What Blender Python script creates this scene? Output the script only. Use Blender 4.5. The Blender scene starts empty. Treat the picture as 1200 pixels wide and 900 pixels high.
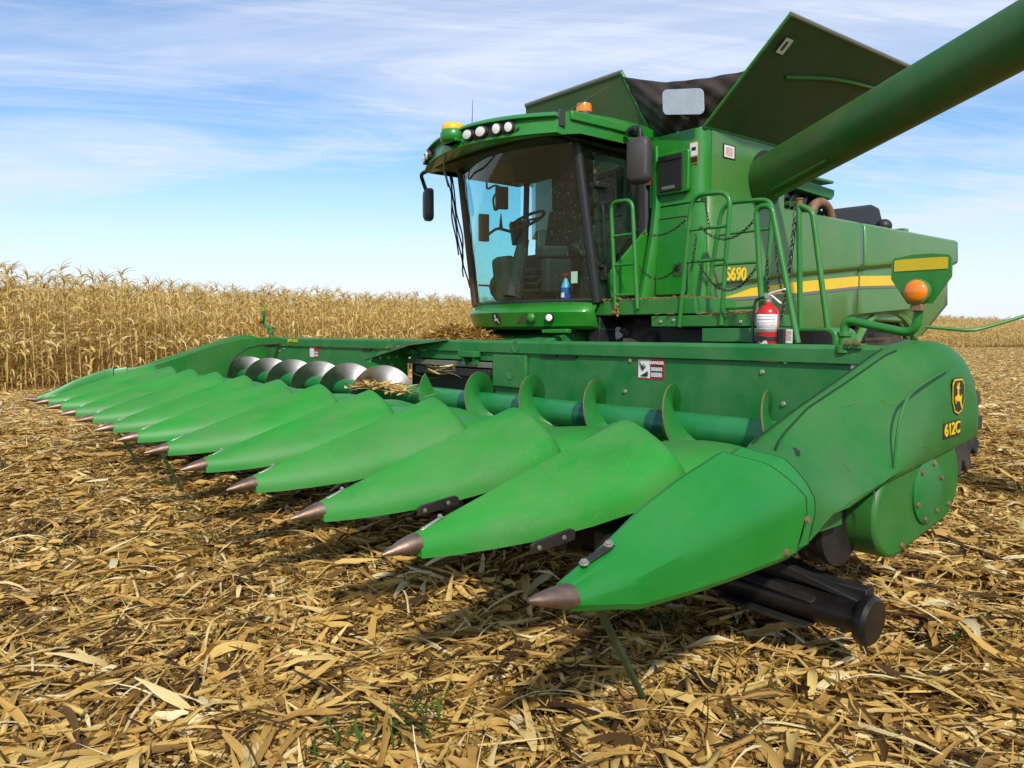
import bpy, bmesh, math, random
import numpy as np
from mathutils import Vector, Matrix, Euler
random.seed(7); rng = np.random.default_rng(7)
R = math.radians; PI = math.pi
scene = bpy.context.scene
COL = scene.collection

# ------------------------------------------------------------------ camera, sky, sun, exposure
CAM = Vector((1.518, -1.302, 1.5))
PITCH, YAW = R(3.877), R(50.485)
camd = bpy.data.cameras.new('camera'); camd.sensor_width = 36; camd.lens = 27.0
camd.clip_start = 0.05; camd.clip_end = 3000
cam = bpy.data.objects.new('camera', camd); COL.objects.link(cam)
cam.location = CAM; cam.rotation_euler = (PI/2 - PITCH, 0, YAW)
scene.camera = cam

SUN_EL, SUN_AZ = R(40), R(122)          # azimuth clockwise from +Y
sund = bpy.data.lights.new('sun', 'SUN'); sund.energy = 3.1; sund.angle = R(2.2); sund.color = (1.0, 0.94, 0.85)
sun = bpy.data.objects.new('sun', sund); COL.objects.link(sun)
sdir = Vector((math.sin(SUN_AZ)*math.cos(SUN_EL), math.cos(SUN_AZ)*math.cos(SUN_EL), math.sin(SUN_EL)))
sun.rotation_euler = sdir.to_track_quat('Z', 'Y').to_euler(); sun.location = (0, 0, 30)

world = bpy.data.worlds.new('World'); scene.world = world; world.use_nodes = True
def build_world():
    nt = world.node_tree; N = nt.nodes; L = nt.links; N.clear()
    def nd(t, **k):
        n = N.new(t)
        for a, b in k.items(): setattr(n, a, b)
        return n
    out = nd('ShaderNodeOutputWorld'); bg = nd('ShaderNodeBackground'); bg.inputs[1].default_value = 0.14
    sky = nd('ShaderNodeTexSky', sky_type='NISHITA', sun_disc=False, sun_elevation=SUN_EL, sun_rotation=SUN_AZ)
    sky.altitude = 200; sky.air_density = 1.0; sky.dust_density = 0.6; sky.ozone_density = 2.5
    tc = nd('ShaderNodeTexCoord'); sep = nd('ShaderNodeSeparateXYZ'); L.new(tc.outputs['Generated'], sep.inputs[0])
    mx = nd('ShaderNodeMath', operation='MAXIMUM'); mx.inputs[1].default_value = 0.0; L.new(sep.outputs[2], mx.inputs[0])
    ad = nd('ShaderNodeMath', operation='ADD'); ad.inputs[1].default_value = 0.10; L.new(mx.outputs[0], ad.inputs[0])
    dx = nd('ShaderNodeMath', operation='DIVIDE'); L.new(sep.outputs[0], dx.inputs[0]); L.new(ad.outputs[0], dx.inputs[1])
    dy = nd('ShaderNodeMath', operation='DIVIDE'); L.new(sep.outputs[1], dy.inputs[0]); L.new(ad.outputs[0], dy.inputs[1])
    cb = nd('ShaderNodeCombineXYZ'); L.new(dx.outputs[0], cb.inputs[0]); L.new(dy.outputs[0], cb.inputs[1])
    def noise(rot, scale, nscale, detail, rough, dist, lo, hi, off=(0, 0, 0)):
        m0 = nd('ShaderNodeMapping'); m0.inputs['Rotation'].default_value = (0, 0, R(rot)); L.new(cb.outputs[0], m0.inputs[0])
        mp = nd('ShaderNodeMapping'); mp.inputs['Scale'].default_value = scale; mp.inputs['Location'].default_value = off
        L.new(m0.outputs[0], mp.inputs[0])
        n = nd('ShaderNodeTexNoise'); n.inputs['Scale'].default_value = nscale; n.inputs['Detail'].default_value = detail
        n.inputs['Roughness'].default_value = rough; n.inputs['Distortion'].default_value = dist
        L.new(mp.outputs[0], n.inputs['Vector'])
        r = nd('ShaderNodeMapRange', interpolation_type='SMOOTHSTEP'); r.inputs[1].default_value = lo; r.inputs[2].default_value = hi
        L.new(n.outputs[0], r.inputs[0]); return r.outputs[0]
    a = noise(-40, (0.42, 1.0, 1), 0.95, 9, 0.60, 0.7, 0.36, 0.64, (3.1, 0.4, 0))
    b = noise(-62, (0.30, 1.25, 1), 2.6, 12, 0.72, 0.9, 0.42, 0.72, (1.0, 2.2, 0))
    m1 = nd('ShaderNodeMath', operation='MULTIPLY'); m1.inputs[1].default_value = 0.72; L.new(a, m1.inputs[0])
    m2 = nd('ShaderNodeMath', operation='MULTIPLY'); m2.inputs[1].default_value = 0.42; L.new(b, m2.inputs[0])
    s = nd('ShaderNodeMath', operation='ADD', use_clamp=True); L.new(m1.outputs[0], s.inputs[0]); L.new(m2.outputs[0], s.inputs[1])
    s2 = nd('ShaderNodeMath', operation='MULTIPLY'); s2.inputs[1].default_value = 0.86; L.new(s.outputs[0], s2.inputs[0])
    hs = nd('ShaderNodeHueSaturation'); hs.inputs['Saturation'].default_value = 1.16; hs.inputs['Value'].default_value = 0.98
    L.new(sky.outputs[0], hs.inputs['Color'])
    hz = nd('ShaderNodeMapRange', interpolation_type='SMOOTHSTEP'); hz.inputs[1].default_value = 0.0; hz.inputs[2].default_value = 0.24; hz.inputs[3].default_value = 0.80; hz.inputs[4].default_value = 0.0
    L.new(sep.outputs[2], hz.inputs[0])
    s3 = nd('ShaderNodeMath', operation='MAXIMUM'); L.new(s2.outputs[0], s3.inputs[0]); L.new(hz.outputs[0], s3.inputs[1])
    mix = nd('ShaderNodeMix', data_type='RGBA'); L.new(s3.outputs[0], mix.inputs[0]); L.new(hs.outputs[0], mix.inputs[6])
    mix.inputs[7].default_value = (4.75, 5.1, 5.95, 1)
    L.new(mix.outputs[2], bg.inputs[0]); L.new(bg.outputs[0], out.inputs[0])
build_world()
vs = scene.view_settings
scene.display_settings.display_device = 'sRGB'
vs.view_transform = 'Standard'; vs.look = 'None'; vs.gamma = 1; vs.use_curve_mapping = False; vs.exposure = 0.34
scene.render.engine = 'CYCLES'
cy = scene.cycles; cy.use_denoising = True; cy.max_bounces = 8; cy.transparent_max_bounces = 16; cy.caustics_reflective = False; cy.caustics_refractive = False
scene.render.film_transparent = False

# ------------------------------------------------------------------ point helpers (pixel ray cut by a real plane of the machine)
_F = Vector((-math.sin(YAW)*math.cos(PITCH), math.cos(YAW)*math.cos(PITCH), -math.sin(PITCH)))
_Rt = Vector((math.cos(YAW), math.sin(YAW), 0)); _U = _Rt.cross(_F)
def at(px, py, X=None, Y=None, Z=None):
    d = _F + _Rt*((px-600)/900) - _U*((py-450)/900)
    if X is not None: t = (X-CAM.x)/d.x
    elif Y is not None: t = (Y-CAM.y)/d.y
    else: t = (Z-CAM.z)/d.z
    return CAM + d*t

# ------------------------------------------------------------------ materials
MATS = {}
def mat(name, col, rough=0.5, metal=0.0, var=0.0, vscale=6.0, dust=None, dust_amt=0.0, dscale=3.0, bump=0.0, bscale=60.0, coat=0.0,
        stretch=(1, 1, 1), spec=0.5, scratches=0.0):
    m = bpy.data.materials.new(name); m.use_nodes = True; MATS[name] = m
    nt = m.node_tree; N = nt.nodes; L = nt.links; b = N['Principled BSDF']
    b.inputs['Roughness'].default_value = rough; b.inputs['Metallic'].default_value = metal
    b.inputs['Coat Weight'].default_value = coat; b.inputs['Coat Roughness'].default_value = 0.12
    b.inputs['Specular IOR Level'].default_value = spec
    tc = N.new('ShaderNodeTexCoord'); mp = N.new('ShaderNodeMapping'); mp.inputs['Scale'].default_value = stretch
    L.new(tc.outputs['Object'], mp.inputs[0])
    rgb = N.new('ShaderNodeRGB'); rgb.outputs[0].default_value = (*col, 1); cur = rgb.outputs[0]
    def noise(scale, detail=6, rough_=0.6):
        n = N.new('ShaderNodeTexNoise'); n.inputs['Scale'].default_value = scale; n.inputs['Detail'].default_value = detail
        n.inputs['Roughness'].default_value = rough_; L.new(mp.outputs[0], n.inputs['Vector']); return n
    def ramp(sock, lo, hi):
        r = N.new('ShaderNodeMapRange'); r.inputs[1].default_value = lo; r.inputs[2].default_value = hi; L.new(sock, r.inputs[0]); return r.outputs[0]
    def mixc(fac, a, c):
        x = N.new('ShaderNodeMix'); x.data_type = 'RGBA'
        if isinstance(fac, float): x.inputs[0].default_value = fac
        else: L.new(fac, x.inputs[0])
        L.new(a, x.inputs[6])
        if isinstance(c, tuple): x.inputs[7].default_value = (*c, 1)
        else: L.new(c, x.inputs[7])
        return x.outputs[2]
    def mul(sock, k):
        x = N.new('ShaderNodeMath'); x.operation = 'MULTIPLY'; x.inputs[1].default_value = k; L.new(sock, x.inputs[0]); return x.outputs[0]
    if var:
        n = noise(vscale); h = N.new('ShaderNodeHueSaturation'); L.new(cur, h.inputs['Color'])
        L.new(ramp(n.outputs[0], 0.25, 0.75), h.inputs['Value'])
        v = h.inputs['Value'].links[0].from_node; v.inputs[3].default_value = 1-var; v.inputs[4].default_value = 1+var
        cur = h.outputs[0]
    rsock = None
    if dust:
        n = noise(dscale, 8, 0.7); f = mul(ramp(n.outputs[0], 0.38, 0.72), dust_amt); cur = mixc(f, cur, dust)
        n2 = noise(dscale*45, 3, 0.6); f2 = mul(ramp(n2.outputs[0], 0.68, 0.80), dust_amt*0.5); cur = mixc(f2, cur, dust)
        r = N.new('ShaderNodeMapRange'); r.inputs[3].default_value = rough; r.inputs[4].default_value = min(1, rough+0.25); L.new(n.outputs[0], r.inputs[0])
        L.new(r.outputs[0], b.inputs['Roughness'])
    if scratches:
        mp2 = N.new('ShaderNodeMapping'); mp2.inputs['Scale'].default_value = (160, 1.2, 60); mp2.inputs['Rotation'].default_value = (0, 0, R(8))
        L.new(tc.outputs['Object'], mp2.inputs[0])
        n3 = N.new('ShaderNodeTexNoise'); n3.inputs['Scale'].default_value = 1.6; n3.inputs['Detail'].default_value = 4; L.new(mp2.outputs[0], n3.inputs['Vector'])
        cur = mixc(mul(ramp(n3.outputs[0], 0.62, 0.75), scratches), cur, (0.30, 0.42, 0.26))
    L.new(cur, b.inputs['Base Color'])
    if bump:
        n = noise(bscale, 4); bp = N.new('ShaderNodeBump'); bp.inputs['Strength'].default_value = bump; bp.inputs['Distance'].default_value = 0.01
        L.new(n.outputs[0], bp.inputs['Height']); L.new(bp.outputs[0], b.inputs['Normal'])
    return m
DUST = (0.30, 0.24, 0.15)
SEAM = mat('dark_green_seam', (0.004, 0.030, 0.006), 0.6)
G_PAINT = mat('green_paint', (0.008, 0.185, 0.014), 0.34, var=0.10, dust=DUST, dust_amt=0.16, coat=0.15)
G_CAB = mat('green_cab_paint', (0.008, 0.205, 0.011), 0.28, var=0.06, dust=DUST, dust_amt=0.10, coat=0.3)
G_PANEL = mat('green_side_panel', (0.060, 0.215, 0.040), 0.30, var=0.06, vscale=2.0, dust=(0.30, 0.27, 0.17), dust_amt=0.28, dscale=1.2, coat=0.25)
G_POLY = mat('green_poly', (0.015, 0.230, 0.020), 0.34, var=0.18, vscale=2.2, dust=(0.13, 0.20, 0.085), dust_amt=0.45, dscale=2.6, scratches=0.16, spec=.38, stretch=(2, .6, 2))
G_HOOD = mat('green_hood_poly', (0.007, 0.145, 0.012), 0.36, var=0.14, vscale=2.2, dust=(0.15, 0.19, 0.09), dust_amt=0.28, dscale=2.0, scratches=0.07)
G_STEEL = mat('green_sheet', (0.006, 0.165, 0.026), 0.42, var=0.12, vscale=3, dust=(0.22, 0.26, 0.16), dust_amt=0.25, dscale=3.0)
G_DIRT_SHADE = mat('green_dirt_shade', (0.020, 0.085, 0.014), 0.55, var=0.25, vscale=1.6, dust=(0.11, 0.085, 0.045), dust_amt=0.65, dscale=1.5)  # dirt mottle on a dark base that also stands in for shade in recesses
BLACK = mat('black_steel', (0.010, 0.010, 0.011), 0.42, var=0.3, dust=(0.10, 0.08, 0.05), dust_amt=0.25)
BLACKSHINE = mat('worn_black_steel', (0.010, 0.009, 0.009), 0.26, metal=0.3, var=0.3, dust=(0.07, 0.05, 0.035), dust_amt=0.35, dscale=5)
PLASTIC = mat('black_plastic', (0.018, 0.018, 0.019), 0.5, bump=0.1, bscale=200)
MIRRORGREY = mat('mirror_housing_plastic', (0.050, 0.045, 0.043), 0.55, bump=0.15, bscale=250)
RUBBER = mat('tyre_rubber', (0.022, 0.021, 0.020), 0.85, var=0.3, dust=(0.16, 0.11, 0.06), dust_amt=0.6)
STEEL = mat('polished_steel', (0.40, 0.37, 0.35), 0.27, metal=1.0, var=0.25, vscale=12, dust=(0.10, 0.07, 0.05), dust_amt=0.35, dscale=6)
BRONZE = mat('bronzed_point_steel', (0.30, 0.205, 0.15), 0.34, metal=0.85, var=0.35, vscale=14, dust=(0.05, 0.03, 0.02), dust_amt=0.5, dscale=8, bump=0.15, bscale=40)
ZINC = mat('zinc_bolt', (0.55, 0.52, 0.42), 0.35, metal=0.8)
CHAIN = mat('chain_steel', (0.06, 0.05, 0.045), 0.4, metal=0.8)
RUST = mat('rusty_pipe', (0.24, 0.13, 0.07), 0.6, metal=0.2, var=0.4, vscale=10)
YELLOW = mat('yellow_vinyl', (0.80, 0.53, 0.005), 0.35, var=0.05)
YELLOWCAP = mat('yellow_dome_plastic', (0.85, 0.50, 0.01), 0.35)
GREY = mat('grey_vinyl', (0.16, 0.16, 0.13), 0.4)
RED = mat('red_paint', (0.55, 0.012, 0.012), 0.28, coat=0.3)
REDV = mat('red_vinyl', (0.50, 0.02, 0.03), 0.4)
WHITE = mat('white_vinyl', (0.78, 0.77, 0.74), 0.45, var=0.06)
INK = mat('black_ink', (0.02, 0.02, 0.02), 0.5)
ORANGEV = mat('orange_vinyl', (0.62, 0.20, 0.03), 0.45)
TARP = mat('black_tarp', (0.020, 0.016, 0.013), 0.48, var=0.3, vscale=3, dust=(0.07, 0.045, 0.025), dust_amt=0.5, dscale=2.5, bump=0.8, bscale=4)
CLEARV = mat('clear_vinyl', (0.46, 0.51, 0.56), 0.16, var=0.08, bump=0.5, bscale=18)
CABIN = mat('cab_interior_trim', (0.030, 0.028, 0.018), 0.75, var=0.25, vscale=9)
CABSEAT = mat('cab_seat_fabric', (0.050, 0.046, 0.028), 0.85, var=0.2, vscale=20)
SILVERBACK = mat('lamp_reflector', (0.75, 0.75, 0.73), 0.18, metal=0.6)
def simple_glass(name, tint, rough=0.0, refl=.075):
    m = bpy.data.materials.new(name); m.use_nodes = True; N = m.node_tree.nodes; L = m.node_tree.links; N.clear()
    o = N.new('ShaderNodeOutputMaterial'); t = N.new('ShaderNodeBsdfTransparent'); t.inputs[0].default_value = (*tint, 1)
    g = N.new('ShaderNodeBsdfGlossy'); g.inputs['Roughness'].default_value = rough; g.inputs[0].default_value = (.9, .95, .95, 1)
    d = N.new('ShaderNodeBsdfDiffuse'); d.inputs[0].default_value = (0.42, 0.36, 0.26, 1)
    lw = N.new('ShaderNodeLayerWeight'); lw.inputs[0].default_value = .5; pw = N.new('ShaderNodeMath'); pw.operation = 'POWER'; pw.inputs[1].default_value = 4.0; L.new(lw.outputs['Facing'], pw.inputs[0])
    f = N.new('ShaderNodeMapRange'); f.inputs[3].default_value = refl; f.inputs[4].default_value = .85; L.new(pw.outputs[0], f.inputs[0])
    mx = N.new('ShaderNodeMixShader'); L.new(f.outputs[0], mx.inputs[0]); L.new(t.outputs[0], mx.inputs[1]); L.new(g.outputs[0], mx.inputs[2])
    tc = N.new('ShaderNodeTexCoord'); n = N.new('ShaderNodeTexNoise'); n.inputs['Scale'].default_value = 55; n.inputs['Detail'].default_value = 3
    L.new(tc.outputs['Object'], n.inputs['Vector'])
    r = N.new('ShaderNodeMapRange'); r.inputs[1].default_value = .62; r.inputs[2].default_value = .78; r.inputs[3].default_value = 0.025; r.inputs[4].default_value = .40; L.new(n.outputs[0], r.inputs[0])
    mx2 = N.new('ShaderNodeMixShader'); L.new(r.outputs[0], mx2.inputs[0]); L.new(mx.outputs[0], mx2.inputs[1]); L.new(d.outputs[0], mx2.inputs[2])
    L.new(mx2.outputs[0], o.inputs[0]); return m
GLASS = simple_glass('tinted_cab_glass', (0.50, 0.86, 0.86)); DOORGLASS = simple_glass('door_pane_glass', (0.55, 0.80, 0.78), refl=.10)
def lens(name, col, rough=0.2):
    m = mat(name, col, rough, coat=0.4); b = m.node_tree.nodes['Principled BSDF']
    b.inputs['Subsurface Weight'].default_value = 0.0; return m
AMBER = lens('amber_lens', (0.85, 0.22, 0.008)); CLEARLENS = lens('lamp_lens', (0.80, 0.79, 0.75), 0.25)
BLUE = lens('blue_liquid', (0.01, 0.12, 0.42), 0.1)

# ------------------------------------------------------------------ mesh builder
class MB:
    def __init__(s): s.v = []; s.f = []; s.m = []; s.cur = 0
    def add(s, verts, faces):
        o = len(s.v); s.v += [tuple(p) for p in verts]; s.f += [tuple(i+o for i in q) for q in faces]; s.m += [s.cur]*len(faces); return s
    def box(s, c, size, rot=None):
        hx, hy, hz = size[0]/2, size[1]/2, size[2]/2
        P = [Vector((x, y, z)) for x in (-hx, hx) for y in (-hy, hy) for z in (-hz, hz)]
        if rot is not None: M = Euler(rot).to_matrix(); P = [M @ p for p in P]
        c = Vector(c); P = [p+c for p in P]
        return s.add(P, [(0, 1, 3, 2), (4, 6, 7, 5), (0, 4, 5, 1), (2, 3, 7, 6), (0, 2, 6, 4), (1, 5, 7, 3)])
    def bx(s, x0, x1, y0, y1, z0, z1): return s.box(((x0+x1)/2, (y0+y1)/2, (z0+z1)/2), (abs(x1-x0), abs(y1-y0), abs(z1-z0)))
    def prism(s, poly, axis, a, b):
        def mk(p, t):
            return {'X': (t, p[0], p[1]), 'Y': (p[0], t, p[1]), 'Z': (p[0], p[1], t)}[axis]
        n = len(poly); P = [mk(p, a) for p in poly]+[mk(p, b) for p in poly]
        return s.add(P, [tuple(range(n-1, -1, -1)), tuple(range(n, 2*n))]+[(i, (i+1) % n, n+(i+1) % n, n+i) for i in range(n)])
    def tube(s, path, r, seg=10, caps=True, closed=False):
        path = [Vector(p) for p in path]; n = len(path); rs = r if isinstance(r, (list, tuple)) else [r]*n
        up = Vector((0, 0, 1)); V = []; prev = None
        for i, p in enumerate(path):
            if closed: t = (path[(i+1) % n]-path[i-1]).normalized()
            else:
                t = (path[min(i+1, n-1)]-path[max(i-1, 0)])
                t = t.normalized() if t.length > 1e-9 else Vector((0, 0, 1))
            if prev is None:
                a = t.cross(up)
                if a.length < 0.05: a = t.cross(Vector((1, 0, 0)))
                a.normalize()
            else:
                a = prev - t*prev.dot(t)
                if a.length < 1e-6: a = t.cross(up)
                a.normalize()
            prev = a; bb = t.cross(a)
            V += [p+(a*math.cos(2*PI*k/seg)+bb*math.sin(2*PI*k/seg))*rs[i] for k in range(seg)]
        F = []
        for i in range(n if closed else n-1):
            j = (i+1) % n
            F += [(i*seg+k, i*seg+(k+1) % seg, j*seg+(k+1) % seg, j*seg+k) for k in range(seg)]
        if caps and not closed: F += [tuple(range(seg-1, -1, -1)), tuple((n-1)*seg+k for k in range(seg))]
        return s.add(V, F)
    def cyl(s, a, b, r, seg=20, r2=None): return s.tube([a, b], [r, r if r2 is None else r2], seg)
    def lathe(s, prof, origin, axis, seg=24):
        o = Vector(origin); ax = Vector(axis).normalized(); u = ax.orthogonal().normalized(); w = ax.cross(u); n = len(prof)
        V = []
        for (r, h) in prof:
            r = max(r, 1e-4)
            V += [o+ax*h+(u*math.cos(2*PI*k/seg)+w*math.sin(2*PI*k/seg))*r for k in range(seg)]
        F = [(i*seg+k, i*seg+(k+1) % seg, (i+1)*seg+(k+1) % seg, (i+1)*seg+k) for i in range(n-1) for k in range(seg)]
        F += [tuple(range(seg-1, -1, -1)), tuple((n-1)*seg+k for k in range(seg))]
        return s.add(V, F)
    def loft(s, rings, closed=True, caps=True):
        n = len(rings[0]); V = [p for r in rings for p in r]; F = []
        for i in range(len(rings)-1):
            for k in range(n if closed else n-1):
                F.append((i*n+k, i*n+(k+1) % n, (i+1)*n+(k+1) % n, (i+1)*n+k))
        if caps and closed: F += [tuple(range(n-1, -1, -1)), tuple((len(rings)-1)*n+k for k in range(n))]
        return s.add(V, F)
    def sphere(s, c, r, seg=14, rings=8, sc=(1, 1, 1)):
        c = Vector(c); V = []
        for i in range(1, rings):
            th = PI*i/rings
            V += [c+Vector((r*sc[0]*math.sin(th)*math.cos(2*PI*k/seg), r*sc[1]*math.sin(th)*math.sin(2*PI*k/seg), r*sc[2]*math.cos(th))) for k in range(seg)]
        V += [c+Vector((0, 0, r*sc[2])), c-Vector((0, 0, r*sc[2]))]; t = len(V)-2
        F = [(i*seg+k, (i+1)*seg+k, (i+1)*seg+(k+1) % seg, i*seg+(k+1) % seg) for i in range(rings-2) for k in range(seg)]
        F += [(t, k, (k+1) % seg) for k in range(seg)]+[(t+1, (rings-2)*seg+(k+1) % seg, (rings-2)*seg+k) for k in range(seg)]
        return s.add(V, F)
    def mesh(s, name, mats, smooth=35):
        me = bpy.data.meshes.new(name); me.from_pydata(s.v, [], s.f)
        if not isinstance(mats, (list, tuple)): mats = [mats]
        for m in mats: me.materials.append(m)
        if len(mats) > 1: me.polygons.foreach_set('material_index', s.m)
        bm = bmesh.new(); bm.from_mesh(me); bmesh.ops.recalc_face_normals(bm, faces=bm.faces); bm.to_mesh(me); bm.free()
        if smooth is not None:
            me.polygons.foreach_set('use_smooth', [True]*len(me.polygons)); me.set_sharp_from_angle(angle=R(smooth))
        me.update(); return me
    def build(s, name, mats, parent=None, bevel=0, smooth=35, solid=0, subsurf=0, offset=0.0):
        ob = bpy.data.objects.new(name, s.mesh(name, mats, smooth)); COL.objects.link(ob)
        if parent: setpar(ob, parent)
        if subsurf: m = ob.modifiers.new('sub', 'SUBSURF'); m.levels = m.render_levels = subsurf
        if solid: m = ob.modifiers.new('solid', 'SOLIDIFY'); m.thickness = solid; m.offset = offset
        if bevel: m = ob.modifiers.new('bev', 'BEVEL'); m.width = bevel; m.segments = 2; m.limit_method = 'ANGLE'; m.angle_limit = R(40); m.harden_normals = False
        return ob
def setpar(ob, parent):                 # geometry is written in place coordinates; the root stands at its own base
    ob.parent = parent
    if parent.parent is None and parent.type == 'EMPTY': ob.matrix_parent_inverse = Matrix.Translation(-Vector(parent.location))
def thing(name, loc, label, cat, group=None):
    o = bpy.data.objects.new(name, None); COL.objects.link(o); o.location = loc; o.empty_display_size = 0.2
    o['label'] = label; o['category'] = cat
    if group: o['group'] = group
    return o
def tag(o, label=None, cat=None, group=None, kind=None):
    if label: o['label'] = label
    if cat: o['category'] = cat
    if group: o['group'] = group
    if kind: o['kind'] = kind
    return o
def arc(c, r, a0, a1, n, plane='XZ'):
    out = []
    for i in range(n+1):
        a = a0+(a1-a0)*i/n; u, v = r*math.cos(a), r*math.sin(a)
        out.append(Vector({'XZ': (c[0]+u, c[1], c[2]+v), 'YZ': (c[0], c[1]+u, c[2]+v), 'XY': (c[0]+u, c[1]+v, c[2])}[plane]))
    return out
def roundpath(pts, r, n=5):
    pts = [Vector(p) for p in pts]; out = [pts[0]]
    for i in range(1, len(pts)-1):
        a, b, c = pts[i-1], pts[i], pts[i+1]; d1 = (a-b); d2 = (c-b); rr = min(r, d1.length*.48, d2.length*.48)
        p, q = b+d1.normalized()*rr, b+d2.normalized()*rr
        for k in range(n+1):
            t = k/n; out.append(p*(1-t)**2+b*2*t*(1-t)+q*t*t)
    out.append(pts[-1]); return out
def lerp(a, b, t): return a+(b-a)*t
def interp(x, xs, ys): return float(np.interp(x, xs, ys))
_fontcache = {}
def text_part(name, body, size, m, parent, loc, xdir, ydir, bold=0.0, depth=0.002, shear=0.0, heavy=0.0):
    cu = bpy.data.curves.new(name, 'FONT'); cu.body = body; cu.size = size; cu.offset = bold; cu.extrude = depth; cu.align_x = 'CENTER'; cu.align_y = 'CENTER'; cu.shear = shear
    tmp = bpy.data.objects.new('tmp', cu); COL.objects.link(tmp); bpy.context.view_layer.update()
    me = bpy.data.meshes.new_from_object(tmp.evaluated_get(bpy.context.evaluated_depsgraph_get())); COL.objects.unlink(tmp); bpy.data.objects.remove(tmp)
    me.name = name; me.materials.clear(); me.materials.append(m)
    if heavy:                           # thicken the strokes: the same outline struck five times, each a hair prouder
        bm = bmesh.new()
        for i, (ox, oy) in enumerate(((-1, 0), (1, 0), (0, -.8), (0, .8), (0, 0))):
            m2 = me.copy(); m2.transform(Matrix.Translation((ox*heavy, oy*heavy, i*.0007))); bm.from_mesh(m2); bpy.data.meshes.remove(m2)
        bm.to_mesh(me); bm.free()
    x = Vector(xdir).normalized(); y = Vector(ydir).normalized(); z = x.cross(y); y = z.cross(x)
    M = Matrix((x, y, z)).transposed().to_4x4(); M.translation = Vector(loc); me.transform(M)
    ob = bpy.data.objects.new(name, me); COL.objects.link(ob); setpar(ob, parent); return ob
def decal_quads(name, base, xdir, ydir, w, h, layers, parent):
    """flat printed sticker: layers = (x0,y0,x1,y1,material) in 0..1 of its face, each a hair prouder than the last"""
    x = Vector(xdir).normalized(); y = Vector(ydir).normalized(); n = x.cross(y); b = MB(); mats = []
    for i, (x0, y0, x1, y1, m) in enumerate(layers):
        if m not in mats: mats.append(m)
        b.cur = mats.index(m); o = Vector(base)+n*(0.002+0.0012*i)
        P = [o+x*((u-.5)*w)+y*((v-.5)*h) for u, v in ((x0, y0), (x1, y0), (x1, y1), (x0, y1))]
        P += [p-n*0.0011 for p in P]
        b.add(P, [(0, 1, 2, 3), (7, 6, 5, 4), (0, 4, 5, 1), (1, 5, 6, 2), (2, 6, 7, 3), (3, 7, 4, 0)])
    return b.build(name, mats, parent, smooth=None)
def poly_decal(name, base, xdir, ydir, pts, m, parent, lift):
    x = Vector(xdir).normalized(); y = Vector(ydir).normalized(); n = x.cross(y); o = Vector(base)+n*lift; k = len(pts)
    P = [o+x*u+y*v for u, v in pts]; P += [p-n*0.0012 for p in P]
    b = MB().add(P, [tuple(range(k)), tuple(range(2*k-1, k-1, -1))]+[(i, i+k, (i+1) % k+k, (i+1) % k) for i in range(k)])
    ob = b.build(name, m, parent, smooth=None)
    bm = bmesh.new(); bm.from_mesh(ob.data); bmesh.ops.triangulate(bm, faces=[f for f in bm.faces if len(f.verts) > 4]); bm.to_mesh(ob.data); bm.free()
    return ob
DEER = [(225,180),(236,214),(249,180),(258,184),(246,222),(264,236),(243,247),(246,300),(262,318),(279,320),(282,297),(292,312),(289,350),(285,380),(304,440),(293,452),(266,396),(257,370),(236,366),(216,364),(201,352),(206,390),(195,388),(184,336),(191,318),(214,314),(226,290),(222,252),(208,232),(220,214)]
def emblem(name, base, xdir, ydir, h, parent, edge=YELLOW, deer=YELLOW, wx=1.55):
    s = h/380.0
    def sh(k):
        P = [(-62, 180), (62, 180), (95, 130), (95, -60), (60, -160), (0, -190), (-60, -160), (-95, -60), (-95, 130)]
        return [(p[0]*s*k*wx, p[1]*s*k) for p in P]
    e = poly_decal(name, base, xdir, ydir, sh(1.0), INK, parent, 0.002)
    poly_decal('border', base, xdir, ydir, sh(0.93), edge, e, 0.0035)
    poly_decal('shield', base, xdir, ydir, sh(0.84), INK, e, 0.005)
    poly_decal('leaping_deer', base, xdir, ydir, [((p[0]-248)*s*.98*wx, -(p[1]-316)*s*.98) for p in DEER][::-1], deer, e, 0.0065)
    return e
def bolts(name, pts, normal, r, parent, m=ZINC):
    for p in pts:
        MB().lathe([(r*1.25, 0), (r*1.25, r*.25), (r, r*.3), (r*.9, r*.8), (0.001, r*.85)], p, normal, 8).build(name, m, parent)

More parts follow.
